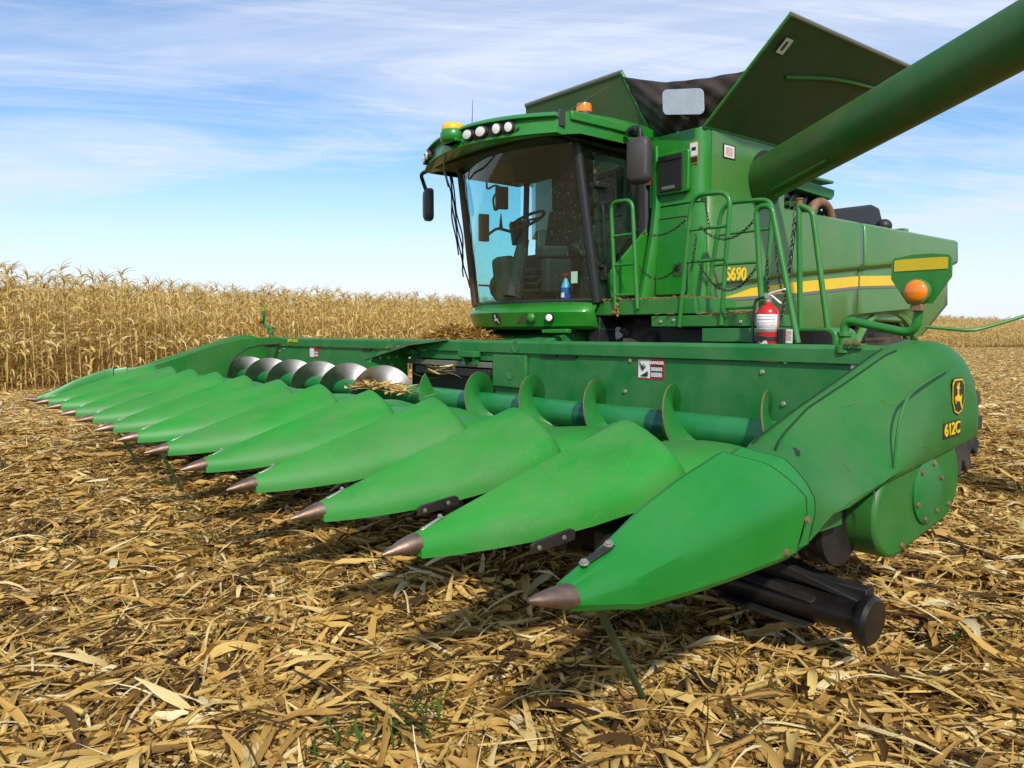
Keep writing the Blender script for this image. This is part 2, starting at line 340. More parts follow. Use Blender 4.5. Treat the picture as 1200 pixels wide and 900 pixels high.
# ------------------------------------------------------------------ ground
def ground_mat():
    m = bpy.data.materials.new('field_soil'); m.use_nodes = True; nt = m.node_tree; N = nt.nodes; L = nt.links; b = N['Principled BSDF']; b.inputs['Roughness'].default_value = .95
    b.inputs['Specular IOR Level'].default_value = .1
    tc = N.new('ShaderNodeTexCoord')
    def nz(scale, det, st=(1, 1, 1)):
        mp = N.new('ShaderNodeMapping'); mp.inputs['Scale'].default_value = st; L.new(tc.outputs['Object'], mp.inputs[0])
        n = N.new('ShaderNodeTexNoise'); n.inputs['Scale'].default_value = scale; n.inputs['Detail'].default_value = det; n.inputs['Roughness'].default_value = .7
        L.new(mp.outputs[0], n.inputs['Vector']); return n.outputs[0]
    cr = N.new('ShaderNodeValToRGB'); e = cr.color_ramp.elements
    e[0].position = .36; e[0].color = (.020, .014, .009, 1); e[1].position = .66; e[1].color = (.40, .27, .11, 1)
    k = cr.color_ramp.elements.new(.5); k.color = (.20, .125, .048, 1)
    L.new(nz(9, 12), cr.inputs[0])
    cr2 = N.new('ShaderNodeValToRGB'); e = cr2.color_ramp.elements; e[0].position = .3; e[0].color = (.75, .7, .62, 1); e[1].position = .7; e[1].color = (1.1, 1.08, 1.0, 1)
    L.new(nz(.25, 5), cr2.inputs[0])
    mx = N.new('ShaderNodeMix'); mx.data_type = 'RGBA'; mx.blend_type = 'MULTIPLY'; mx.inputs[0].default_value = 1
    L.new(cr.outputs[0], mx.inputs[6]); L.new(cr2.outputs[0], mx.inputs[7]); L.new(mx.outputs[2], b.inputs['Base Color'])
    bp = N.new('ShaderNodeBump'); bp.inputs['Strength'].default_value = .9; bp.inputs['Distance'].default_value = .05; L.new(nz(22, 8), bp.inputs['Height']); L.new(bp.outputs[0], b.inputs['Normal'])
    return m
g = MB()
xs = [-900, -300, -120, -60, -30, -15, -6, 0, 6, 15, 40, 120, 400, 900]
V = [(x, y, 0) for x in xs for y in xs]; n = len(xs)
g.add(V, [(i*n+j, (i+1)*n+j, (i+1)*n+j+1, i*n+j+1) for i in range(n-1) for j in range(n-1)])
tag(g.build('ground', ground_mat(), smooth=None), kind='structure')

# ------------------------------------------------------------------ corn header
HX0, HX1 = 0.0, -9.144
header = thing('corn_header', (-4.572, 1.5, 0), 'wide green corn harvesting head with pointed snouts on the front of the combine', 'corn header')
TIPZ = {0: .796, 1: .740, 2: .722}
def arch_ring(cx, y, w, zb, zt, e1, e2, n=18, skew=0.0):
    P = []
    for i in range(n+1):
        a = PI*i/n; c, s_ = math.cos(a), math.sin(a)
        h = (abs(s_)**e2)
        P.append((cx+w*math.copysign(abs(c)**e1, c)+skew*h, y, zb+(zt-zb)*h))
    # floor of the shell, slightly raised inside
    P.append((cx-w*.8, y, zb+.004)); P.append((cx+w*.8, y, zb+.004)); return P
def snout(k):
    cx = -.762*k; dz = TIPZ.get(k, .717)-.717 + random.uniform(-.006, .006)
    yy = [.135, .17, .25, .40, .60, .80, 1.0, 1.14, 1.215, 1.245, 1.268, 1.288, 1.30]
    rings = []
    for y in yy:
        zt = interp(y, [.13, .25, .578, .9, 1.1, 1.215, 1.245, 1.268, 1.288, 1.30], [.772, .810, .918, 1.018, 1.080, 1.112, 1.108, 1.088, 1.05, 1.01])
        w = interp(y, [.13, .25, .5, .75, 1.0, 1.2, 1.26, 1.30], [.042, .078, .150, .215, .272, .312, .312, .295])
        zb = interp(y, [.13, .3, .6, .85, 1.1, 1.3], [.690, .690, .712, .750, .80, .85])
        e2 = interp(y, [.13, .3, .6, 1.0, 1.3], [.95, 1.02, 1.04, 1.0, .88]); e1 = interp(y, [.13, .3, .6, 1.0, 1.3], [1.05, 1.7, 1.88, 1.85, 1.5])
        d = dz*(1-y/1.4)
        rings.append(arch_ring(cx, y, w, zb+d, zt+d, e1, e2))
    sn = MB().loft(rings).build('snout', G_POLY, header, smooth=30)
    # bronzed steel point
    tz = .717+dz
    P = []
    for y, r, z in ((0, .006, tz-.002), (.03, .016, tz+.002), (.075, .029, tz+.008), (.115, .038, tz+.012), (.142, .041, tz+.014)):
        P.append([(cx+r*1.05*math.cos(2*PI*i/14), y, z+r*(1.0 if math.sin(2*PI*i/14) > 0 else .8)*math.sin(2*PI*i/14)) for i in range(14)])
    MB().loft(P).build('point', BRONZE, sn, smooth=50)
    # riveted strap on the spine behind the point and the black pivot plate low on the right
    for y0, y1 in ((.155, .255),):
        z0 = interp(y0, [.13, .25, .578], [.770, .815, .937])+dz; z1 = interp(y1, [.13, .25, .578], [.770, .815, .937])+dz
        a = math.atan2(z1-z0, y1-y0)
        st = MB().box((cx, (y0+y1)/2, (z0+z1)/2-.004), (.016, y1-y0, .005), (a, 0, 0)).build('strap', ZINC, sn, bevel=.002)
        bolts('strap_bolt', [(cx, y0+.015, z0+.001), (cx, y1-.015, z1-.002)], (0, -a, 1), .007, st)
    if k > 2: return sn
    pv = MB().prism([(.50, .690), (.72, .708), (.72, .745), (.70, .755), (.515, .735), (.50, .725)], 'X', cx+.195, cx+.21)
    po = pv.build('pivot_plate', BLACK, sn, bevel=.003)
    bolts('plate_bolt', [(cx+.21, .535, .712), (cx+.21, .66, .728)], (1, 0, 0), .008, po)
    return sn
for k in range(1, 12): snout(k)
# low flat row covers between the snouts and the cross auger
for k in range(1, 12):
    cx = -.762*k
    rings = []
    for y in (1.33, 1.36, 1.5, 1.7, 1.9, 2.02, 2.10, 2.13):
        w = interp(y, [1.34, 1.38, 1.5, 1.9, 2.05, 2.13], [.26, .29, .305, .30, .25, .16]); zt = interp(y, [1.34, 1.5, 1.9, 2.05, 2.13], [.965, .98, .955, .91, .85])
        rings.append(arch_ring(cx, y, w, .74, zt, .8, .42))
    MB().loft(rings).build('row_cover', G_POLY, header, smooth=50)
# row units: frames, gathering chains and stalk rolls in the slots
for k in range(12):
    cx = -.762*(k+.5); b = MB()
    b.bx(cx-.30, cx-.05, .95, 2.1, .56, .68); b.bx(cx+.05, cx+(.30 if k else .16), .95, 2.1, .56, .68)
    ru = b.build('row_unit', BLACK, header, bevel=.006)
    for sg in (-1, 1):
        MB().cyl((cx+sg*.055, .88, .57), (cx+sg*.055, 1.6, .56), .04, 10, .05).build('stalk_roll', BLACKSHINE, ru)
        c = MB()
        for j in range(14):
            c.box((cx+sg*.075, .82+j*.09, .70), (.05, .03, .028))
        c.bx(cx+sg*.085-.012, cx+sg*.085+.012, .8, 2.05, .688, .712)
        c.build('gathering_chain', BLACK, ru)
# back sheet, top rail, floor trough
TX0, TX1 = -5.42, -3.87                 # feeder throat
def sheet_strip(x0, x1, z0, z1, y=2.95, t=.012): return MB().bx(x0, x1, y, y+t, z0, z1)
BSX0, BSX1 = -9.25, -.30
b = MB(); b.bx(BSX0, TX0, 2.95, 2.965, .72, 1.315); b.bx(TX1, BSX1, 2.95, 2.965, .72, 1.315); b.bx(TX0, TX1, 2.95, 2.965, 1.24, 1.315)
back = b.build('back_sheet', G_STEEL, header, bevel=.002)
b = MB().prism([(2.925, 1.318), (2.925, 1.405), (2.945, 1.425), (3.06, 1.425), (3.06, 1.318)], 'X', BSX0, BSX1)
rail = b.build('top_rail', G_STEEL, header, bevel=.004)
b = MB()
prof = [(2.95, .715)]+[(2.45+.33*math.cos(a), .93+.33*math.sin(a)) for a in np.linspace(-.72, -2.3, 9)]+[(2.13, .70)]
prof2 = [(p[0], p[1]-.02) for p in prof[::-1]]
b.prism(prof+prof2, 'X', BSX0+.02, BSX1-.02)
b.build('trough_floor', G_STEEL, header, smooth=40)
MB().bx(BSX0+.05, BSX1-.1, 2.55, 2.95, .42, .60).build('main_beam', BLACK, header, bevel=.01)
# raised reinforcing plates, slots and bolts of the back sheet
for x0, x1 in ((-3.87, -3.42), (-5.87, -5.42)):
    r = MB().bx(x0, x1, 2.915, 2.9485, 1.02, 1.30).build('throat_plate', G_STEEL, header, bevel=.006)
    xc = (x0+x1)/2+.03
    MB().lathe([(.052, 0), (.052, .004), (.04, .004), (.036, .001)], (xc, 2.914, 1.14), (0, -1, 0), 20).build('access_cap', G_STEEL, r)
for xc in (-3.56, -5.6):
    MB().lathe([(.052, 0), (.052, .004), (.04, .004), (.036, .001)], (xc, 2.924, 1.372), (0, -1, 0), 20).build('access_cap', G_STEEL, rail)
for xc in (-2.93, -3.15, -6.2):
    MB().bx(xc-.10, xc+.10, 2.935, 2.9495, 1.292, 1.313).build('slot', BLACK, back)
bolts('sheet_bolt', [(x, 2.949, z) for x, z in ((-2.27, 1.29), (-2.32, 1.06), (-1.02, 1.32), (-1.03, 1.06), (-1.18, 1.25), (-.60, 1.30), (-6.8, 1.02), (-8.5, 1.27), (-8.65, 1.24))], (0, -1, 0), .014, back)
# throat frame with scraper bars
b = MB(); b.bx(TX0, TX1, 3.05, 3.07, .72, 1.24)
thr = b.build('feeder_throat', BLACK, header)
MB().bx(TX0+.05, TX1-.03, 2.93, 3.0, 1.175, 1.225).build('scraper_bar', GREY, thr, bevel=.004)
MB().bx(TX0+.3, TX1-.03, 2.90, 2.98, 1.09, 1.16).build('scraper_bar', BLACK, thr, bevel=.006)
for xc in (-4.2, -5.25):
    br = MB().bx(xc-.13, xc+.13, 2.86, 2.94, 1.27, 1.325).build('hook_bracket', G_STEEL, header, bevel=.005)
    MB().bx(xc-.10, xc-.06, 2.89, 2.94, 1.20, 1.269).build('hook', G_STEEL, br); MB().bx(xc+.06, xc+.10, 2.89, 2.94, 1.20, 1.269).build('hook', G_STEEL, br)
# feed deflector: folded green plate standing in front of the throat's far edge
b = MB().prism([(2.55, 1.00), (2.95, .95), (2.95, 1.34), (2.62, 1.29), (2.5, 1.20)], 'X', -5.36, -5.345)
dfl = b.build('deflector_plate', G_CAB, header, bevel=.003)
b = MB().add([(-5.37, 2.46, 1.215), (-5.37, 2.96, 1.375), (-4.75, 2.97, 1.43), (-4.55, 2.92, 1.425), (-5.0, 2.75, 1.37)], [(0, 1, 2, 3, 4)])
b.build('deflector_hood', G_DIRT_SHADE, header, solid=.01)
bolts('plate_bolt', [(-5.339, y, 1.24) for y in (2.62, 2.72, 2.82)]+[(-5.339, 2.76, 1.17)], (1, 0, 0), .014, dfl)
# cross auger
AY, AZ, AR = 2.45, .925, .255
aug = MB().cyl((-9.15, AY, AZ), (-.05, AY, AZ), .092, 24).build('auger_tube', mat('auger_paint', (.006, .20, .045), .25, var=.2, vscale=3, coat=.2, dust=(.12, .12, .09), dust_amt=.2), header)
for xb in (-1.35, -2.0, -2.66, -3.35):
    MB().cyl((xb-.28, AY, AZ), (xb-.14, AY, AZ), .0932, 24).build('dark_band', mat('dark_band', (.015, .10, .06), .28, metal=.3, var=.3) if 'dark_band' not in MATS else MATS['dark_band'], aug)  # darker blue-green band on the tube beside each turn of flighting
def flight(x0, x1, pitch, hand, ph, t=.010):
    n = int(abs(x1-x0)/pitch*40); M_ = MB(); rr = (.088, .15, .205, AR)
    def side(dx):
        V = []
        for i in range(n+1):
            x = lerp(x0, x1, i/n); a = ph+hand*2*PI*(x-x0)/pitch
            V += [(x+dx, AY+r*math.sin(a), AZ+r*math.cos(a)) for r in rr]
        return V
    A, B = side(-t/2), side(t/2); F = [(i*4+j, i*4+j+1, i*4+j+5, i*4+j+4) for i in range(n) for j in range(3)]
    M_.add(A, F); M_.add(B, [f[::-1] for f in F])
    M_.cur = 1; M_.add([p for i in range(n+1) for p in (A[i*4+3], B[i*4+3])], [(2*i, 2*i+1, 2*i+3, 2*i+2) for i in range(n)])
    return M_
G_FLIGHT = MATS['auger_paint']
flight(-4.05, -.12, .655, -1, 2*PI*(4.05-3.45)/.655).build('flighting', [mat('flighting_paint', (.008, .18, .022), .28, var=.2, dust=(.16, .16, .08), dust_amt=.15), RUST], header, smooth=60)
flight(-8.95, -4.55, .70, 1, -2*PI*(8.95-8.5)/.70).build('flighting', [STEEL, RUST], header, smooth=60)

# end dividers: sculpted nose, hood, drive cover
def end_profile(y): return interp(y, [0.10, .16, .55, .9, 1.16, 1.5, 1.9, 2.2, 2.48, 2.7, 2.92], [.80, .835, .965, 1.07, 1.125, 1.22, 1.325, 1.40, 1.445, 1.46, 1.45])
def divider(mir):
    """mir=1 near end (outer side +X), mir=-1 far end"""
    ox = 0.0 if mir > 0 else HX1
    X = lambda x: ox+mir*x
    zt0 = TIPZ[0] if mir > 0 else .717
    dz = zt0-.796
    def sec(y, ins, kslant, ylim):
        """one continuous section of the divider shell; ins steps each overlapped piece inwards; the rim slants back towards the lower outside"""
        t = max(0, 1-y/1.3)*dz
        xi = interp(y, [.135, .32, .67, .93, 1.1, 1.29, 2.6, 2.88], [-.032, -.05, -.07, -.088, -.135, -.205, -.22, -.22])+ins
        zi = interp(y, [.135, .34, .51, .70, .93, 1.10, 1.22, 1.29, 1.61, 1.97, 2.24, 2.41, 2.6, 2.72, 2.82, 2.88], [.805, .875, .958, 1.022, 1.078, 1.098, 1.098, 1.115, 1.222, 1.332, 1.420, 1.468, 1.492, 1.482, 1.42, 1.30])-ins+t
        xs = interp(y, [.135, .5, 1.0, 1.2, 1.35, 1.61, 2.3, 2.5, 2.88], [.012, .022, .03, .0, -.07, -.115, -.10, -.03, .0])
        zs = interp(y, [.135, .34, .51, .70, .93, 1.10, 1.29, 1.61, 1.97, 2.24, 2.41, 2.6, 2.72, 2.82, 2.88], [.795, .850, .918, .980, 1.035, 1.058, 1.098, 1.212, 1.322, 1.410, 1.456, 1.480, 1.462, 1.395, 1.27])-ins*.8+t
        xo = interp(y, [.135, .24, .36, .7, 1.3, 1.5, 2.88], [.046, .062, .082, .10, .10, .106, .102])-ins
        zb = interp(y, [.135, .22, .30, .36, .55, .9, 1.22, 1.42, 1.9, 2.6, 2.88], [.735, .720, .710, .695, .690, .700, .715, .785, .865, .945, .975])+t
        drop = interp(y, [.135, .5, 1.0, 1.3, 1.6, 2.0, 2.35, 2.6, 2.88], [.02, .07, .12, .20, .36, .38, .24, .10, .09]); zm = zs-drop
        g_ = interp(y, [.95, 1.3], [0, 1]); f1, f2, f3 = lerp(.34, .24, g_), lerp(.70, .58, g_), lerp(.99, .90, g_)
        P = [(xi-.01, zb+.02), (xi-.02, lerp(zb, zi, .5)), (xi-.006, zi-.03), (xi+.004, zi-.008), (xi+.022, zi), (lerp(xi, xs, .5), lerp(zi, zs, .42)), (lerp(xi, xs, .86), lerp(zi, zs, .86)),
             (xs, zs-.006), (lerp(xs, xo, .32), zs-drop*f1), (lerp(xs, xo, .66), zs-drop*f2), (lerp(xs, xo, lerp(.95, .90, g_)), zs-drop*f3-.012), (xo, lerp(zm, zb, .30)), (xo, lerp(zm, zb, .65)), (xo, zb+.02), (xo-.014, zb), (xi+.02, zb)]
        out = []
        for x, z in P:
            u = (x-xi)/(xo-xi); w = max(0, min(1, 1-(z-zb)/max(.05, zi-zb)))
            u = max(0, u); out.append((X(x), y+kslant*(.20*u+.34*u*w*(1-w)), z))
        return out
    def shell(name, y0, y1, ins, ksl, m, k0=None, n=12):
        """k0 slants the front rim too, ksl the rear one"""
        rings = []
        for i in range(n+1):
            y = lerp(y0, y1, i/n); f = i/n
            k = ksl*max(0, (f-.25)/.75) if k0 is None else lerp(k0, ksl, min(1, f*2.5))
            rings.append(sec(y, ins, k, y1))
        o = MB().loft(rings).build(name, m, header, smooth=24 if 'nose' in name else 36)
        MB().tube([Vector(p)+Vector((0, .003, -.001)) for p in rings[-1][1:14]], .0022, 6).build('seam', SEAM, o)
        return o
    nose = shell('divider_nose', .135, .95, 0.0, 1.0, G_POLY2, n=18)
    P = []
    for y, r, z in ((-.005, .007, zt0-.006), (.03, .020, zt0-.011), (.08, .033, zt0-.018), (.125, .041, zt0-.024), (.148, .043, zt0-.027)):
        P.append([(X(.012+r*1.0*math.cos(2*PI*i/16)), y, z+r*(.85 if math.sin(2*PI*i/16) > 0 else .8)*math.sin(2*PI*i/16)) for i in range(16)])
    MB().loft(P).build('point', BRONZE, nose, smooth=50)
    if mir > 0:
        st = MB().box((X(-.010), .275, .858), (.024, .13, .005), (R(20), R(16), 0)).build('strap', BLACK, nose, bevel=.002)
        bolts('strap_bolt', [(X(-.010), .225, .842), (X(-.010), .325, .878)], (.2, -.3, 1), .012, st)
        bolts('screw', [(X(.10), 1.235, .83), (X(.1), 1.10, .735)], (1, 0, 0), .012, nose, MATS['rusty_pipe'])
    shell('divider_collar', .84, 1.10, .018, .8, G_POLY2, 1.0, n=6)
    rings = []
    m = G_HOOD
    ys = [1.06, 1.12, 1.2, 1.27, 1.35, 1.45, 1.6, 1.75, 1.9, 2.05, 2.2, 2.32, 2.42, 2.5, 2.6, 2.68, 2.74, 2.79, 2.83, 2.86, 2.88]
    hood = MB().loft([sec(y, .030, .8*max(0, 1-(y-1.06)/.45), 2.88) for y in ys]).build('divider_hood', m, header, smooth=36)
    if mir > 0:
        # two pressed beads along the inner top edge and the raised rear shoulder line
        for off in (.004, .30):
            path = []
            for y in np.linspace(1.25, 2.34, 16):
                q = sec(y, .030, 0, 2.88); lo, hi = q[4], q[7]; f = off if off < .1 else .86
                path.append((lerp(lo[0], hi[0], f), y, interp(f, [0, .5, .86, 1], [q[4][2], q[5][2], q[6][2], q[7][2]])+.001))
            MB().tube(path, .0045, 6).build('groove', SEAM, hood)
        path = roundpath([at(x, y, X=.073) for x, y in ((1048, 548), (1052, 500), (1063, 463), (1088, 445), (1112, 432))], .12)
        MB().tube(path, [.007]*len(path), 8).build('pressed_line', G_HOOD, hood)
        q = sec(1.36, .030, 0, 2.88)[8]; MB().lathe([(.022, 0), (.020, .004), (.012, .004)], (q[0], 1.36, q[2]+.003), (.6, -.25, .8), 14).build('bolt_hole', BLACK, hood)
        for (xa, ya, xb, yb) in ((983, 540, 988, 552), (1003, 560, 1004, 590), (1040, 470, 1052, 478), (1062, 520, 1070, 524), (1085, 490, 1092, 498), (1000, 480, 1030, 470)):
            pa, pb = at(xa, ya, X=.0), at(xb, yb, X=.0)
            def on_hood(p, lift=.0006):
                q = sec(p.y, .030, 0, 2.88)[6:14]; zs_ = [k[2] for k in q][::-1]; xs_2 = [k[0] for k in q][::-1]
                return Vector((interp(p.z, zs_, xs_2)+lift, p.y, p.z))
            MB().tube([on_hood(pa), on_hood(pa.lerp(pb, .5)), on_hood(pb)], [.0012, .0026, .0010], 5).build('scuff', SCUFF, hood)
        emblem('emblem', at(1122.5, 464, X=.074), (0, 1, 0), (0, -.08, 1), .185, hood)
        c = at(1115, 503, X=.074)
        decal_quads('model_plate', c, (0, 1, .05), (0, -.05, 1), .19, .075, [(0, 0, 1, 1, INK)], hood)
        text_part('model_number', '612C', .080, YELLOW, hood, c+Vector((.0045, 0, 0)), (0, 1, .05), (0, -.05, 1), bold=.0010)
    return nose, hood
SCUFF = mat('scuffed_paint', (.10, .16, .05), .6, var=.4, vscale=40)
G_POLY2 = mat('green_nose_poly', (0.003, 0.190, 0.016), 0.30, var=0.10, vscale=2.0, dust=(0.20, 0.30, 0.14), dust_amt=0.07, dscale=3.0, scratches=0.06, coat=.1)
divider(1); divider(-1)
# inner cheek with the arched cut-out at the far end
b = MB()
outer = [(1.3, .75), (1.3, 1.10), (1.7, 1.22), (2.1, 1.35), (2.48, 1.425), (2.93, 1.43)]
inner = [(2.93, 1.335), (2.70, 1.325), (2.5, 1.29), (2.34, 1.20), (2.24, 1.08), (2.2, .95), (2.2, .75)]
b.prism(outer+inner, 'X', -8.60, -8.575); chk = b.build('end_cheek', G_HOOD, header, bevel=.01)
MB().tube([(-8.57, y, z) for y, z in inner], .010, 8).build('arch_outline', BLACK, chk)  # black tube draws the dark outline of the arch's shaded inside
# near-end drive cover and slip clutch
def stadium(c0, c1, r, n=14):
    d = Vector((c1[0]-c0[0], c1[1]-c0[1])); a0 = math.atan2(d.y, d.x)
    return [(c0[0]+r*math.cos(a0+PI/2+PI*i/n), c0[1]+r*math.sin(a0+PI/2+PI*i/n)) for i in range(n+1)]+[(c1[0]+r*math.cos(a0-PI/2+PI*i/n), c1[1]+r*math.sin(a0-PI/2+PI*i/n)) for i in range(n+1)]
b = MB(); b.prism(stadium((2.07, .715), (2.55, .80), .195), 'X', -.14, .045)
gc = b.build('drive_cover', G_HOOD, header, bevel=.018)
MB().lathe([(.150, 0), (.150, .010), (.142, .014), (.02, .014)], (.045, 2.37, .775), (1, 0, 0), 28).build('inspection_cap', G_STEEL, gc)
bolts('cap_bolt', [(.06, 2.37+.13*math.cos(a), .775+.13*math.sin(a)) for a in (.4, 1.3, 2.3, 3.5, 4.4, 5.4)]+[(.046, 2.13, .565), (.046, 2.62, .68)], (1, 0, 0), .011, gc, MATS['rusty_pipe'])
b = MB(); b.lathe([(.13, 0), (.17, .02), (.17, .06), (.15, .07), (.15, .11), (.165, .12), (.165, .15), (.10, .16)], (-.24, 1.86, .66), (1, 0, 0), 28)
b.cyl((-.9, 1.86, .66), (-.24, 1.86, .66), .06, 16); b.build('drive_hub', BLACK, header)
MB().bx(-.35, -.03, 1.45, 1.75, .70, .76).build('hub_guard', G_HOOD, header, bevel=.006)
b = MB()
b.lathe([(.2, 0), (.2, .10), (.05, .11)], (-.2, 3.17, 1.0), (1, 0, 0), 20); b.cyl((-.6, 3.17, 1.0), (-.2, 3.17, 1.0), .05, 12)
for i in range(11):
    a = 2*PI*i/11; b.box((-.15, 3.17+.225*math.cos(a), 1.0+.225*math.sin(a)), (.10, .095, .075), (a, 0, 0))
b.build('cleated_clutch', RUBBER, header, bevel=.008)
# crop-roller tube slung low beneath the near end
b = MB(); b.cyl((-1.5, 1.745, .335), (.085, 1.745, .335), .067, 24)
rl = b.build('skid_tube', BLACKSHINE, header)
MB().lathe([(.098, 0), (.104, .01), (.104, .035), (.09, .05), (.03, .056)], (.07, 1.745, .335), (1, 0, -.05), 24).build('end_cap', BLACKSHINE, rl)
b = MB(); b.prism([(-1.2, .52), (-.45, .515), (-.25, .47), (.07, .40), (.07, .39), (-.3, .43), (-1.2, .45)], 'Y', 1.74, 1.86)
b.bx(-1.2, .06, 1.79, 1.86, .30, .44); b.build('guard_plate', BLACK, rl, bevel=.005)
MB().box((-.32, 1.69, .39), (.42, .05, .012), (R(20), R(4), 0)).build('wear_bar', BLACK, rl, bevel=.003)
MB().box((-.35, 1.70, .268), (.44, .10, .01), (0, R(2), 0)).build('wear_bar', BLACK, rl, bevel=.003)
b = MB(); b.box((-.75, 1.78, .55), (.10, .10, .34)); b.box((-1.3, 1.78, .55), (.10, .10, .34)); b.build('hanger', BLACK, rl, bevel=.004)
# parking stands
def stand(top, foot, name='parking_stand'):
    top = Vector(top); foot = Vector(foot); d = (top-foot).normalized(); k = foot+d*.0
    b = MB().tube([top, k], .013, 8); o = b.build(name, mat('stand_paint', (.02, .09, .025), .5, var=.4, vscale=20, dust=(.08, .05, .03), dust_amt=.8, dscale=9) if 'stand_paint' not in MATS else MATS['stand_paint'], header)
    MB().box(foot+Vector((.02, .02, .008)), (.07, .05, .012), (0, 0, .6)).build('foot_plate', G_PAINT, o, bevel=.002)
stand((-.03, .30, .70), (-.385, .965, .02)); stand((-5.334, .42, .67), (-5.5, .75, .02)); stand((-6.858, .42, .67), (-7.1, .8, .02))
# decals of the back sheet
def danger(c, w, h):
    return decal_quads('danger_decal', c, (1, 0, 0), (0, 0, 1), w, h, [(0, 0, 1, 1, REDV), (.03, .05, .47, .95, WHITE), (.5, .08, .96, .66, INK), (.52, .42, .93, .60, GREYTXT), (.52, .12, .93, .34, GREYTXT)], header)
GREYTXT = mat('printed_lines', (.55, .53, .50), .5, var=.7, vscale=120)
dc = at(763, 432.5, Y=2.948); d = danger(dc, .245, .145)
text_part('danger_lettering', 'DANGER', .030, WHITE, d, dc+Vector((.060, -.010, .045)), (1, 0, 0), (0, 0, 1), bold=.0006)
poly_decal('hand_symbol', dc, (1, 0, 0), (0, 0, 1), [(-.105, .055), (-.098, .052), (-.078, .02), (-.060, .040), (-.058, .038), (-.066, .012), (-.042, .026), (-.042, .020), (-.062, -.005), (-.072, -.012), (-.085, .005)], INK, d, .011)
poly_decal('blade_symbol', dc, (1, 0, 0), (0, 0, 1), [(-.095, -.052), (-.022, -.052), (-.022, -.015)], INK, d, .011)
dc2 = at(368.5, 413, Y=2.948); d2 = danger(dc2, .27, .13)
c = at(343, 399.5, Y=2.921); 
for w_, dx_ in (('JOHN', -.085), ('DEERE', .085)): text_part('side_lettering', w_, .052, YELLOW, rail, c+Vector((dx_, -.001, 0)), (1, 0, 0), (0, 0, 1))
# marker lamps on bent arms at both ends
def marker(base, elbow, top, yaw, hinge):
    bx_, el, tp = Vector(base), Vector(elbow), Vector(top)
    path = roundpath([bx_, bx_+Vector((0, 0, .10)), Vector((el.x, el.y, el.z)), tp], .10, 6)
    arm = MB().tube(path, .024, 12).build('marker_arm', G_PAINT, header, smooth=60)
    h = MB(); h.lathe([(.045, 0), (.045, .04), (.03, .045), (.03, .09), (.04, .095), (.04, .12)], bx_+Vector((0, 0, -.09)), (0, 0, 1), 14)
    h.box(bx_+Vector((.06, 0, -.05)), (.12, .08, .03)); h.build('hinge', G_PAINT, arm, bevel=.003)
    bolts('hinge_bolt', [bx_+Vector((.05, -.05, -.03)), bx_+Vector((.10, -.05, -.03))], (0, -1, 0), .014, arm, MATS['rusty_pipe'])
    M = Matrix.Translation(tp) @ Matrix.Rotation(yaw, 4, 'Z'); W = lambda x, y, z: M @ Vector((x, y, z))
    out = [(-.150, .225), (-.138, .245), (-.05, .258), (.05, .258), (.138, .245), (.150, .225), (.150, .135), (.06, .0), (-.06, .0), (-.150, .135)]
    b = MB(); n = len(out); b.add([W(x, -.008, z) for x, z in out]+[W(x, .008, z) for x, z in out], [tuple(range(n)), tuple(range(2*n-1, n-1, -1))]+[(i, i+n, (i+1) % n+n, (i+1) % n) for i in range(n)])
    sg = b.build('reflector_board', G_PAINT, header)
    b = MB(); q = [(-.134, .175), (.134, .175), (.134, .232), (.10, .236), (-.10, .236), (-.134, .232)]; n = 6
    b.add([W(x, -.012, z) for x, z in q]+[W(x, -.0085, z) for x, z in q], [tuple(range(n))]+[(i, i+n, (i+1) % n+n, (i+1) % n) for i in range(n)])
    b.build('yellow_strip', mat('reflector_yellow', (.62, .44, .01), .4, var=.06) if 'reflector_yellow' not in MATS else MATS['reflector_yellow'], sg)
    d = (M.to_3x3() @ Vector((0, -1, 0)))
    lamp = MB().lathe([(.05, 0), (.064, .006), (.067, .02), (.067, .045), (.060, .048)], W(0, -.009, .062), d, 28).build('lamp_housing', G_PANEL, header)
    MB().lathe([(.060, 0), (.059, .012), (.048, .024), (.028, .031), (.001, .034)], W(0, -.009, .062)+d*.042, d, 28).build('amber_lens', AMBER, lamp, smooth=60)
    MB().box(W(0, -.03, -.02), (.06, .04, .04), (0, 0, yaw)).build('lamp_bracket', RUST, lamp, bevel=.005)
mk = at(1075, 381, Y=2.95)
marker((-.66, 2.95, 1.47), (mk.x, 2.93, mk.z-.05), at(1078, 356, Y=2.93), 0.0, 0)
marker((-8.98, 2.97, 1.47), (-9.0, 2.95, 1.55), (-9.20, 2.95, 1.62), R(-13), 0)

# ------------------------------------------------------------------ combine harvester
CX = -4.57
comb = thing('combine_harvester', (CX, 6.5, 0), 'big green combine harvester with glass cab, folded out grain tank and long unloading tube', 'combine harvester')
PX, PXL = -2.90, -6.24
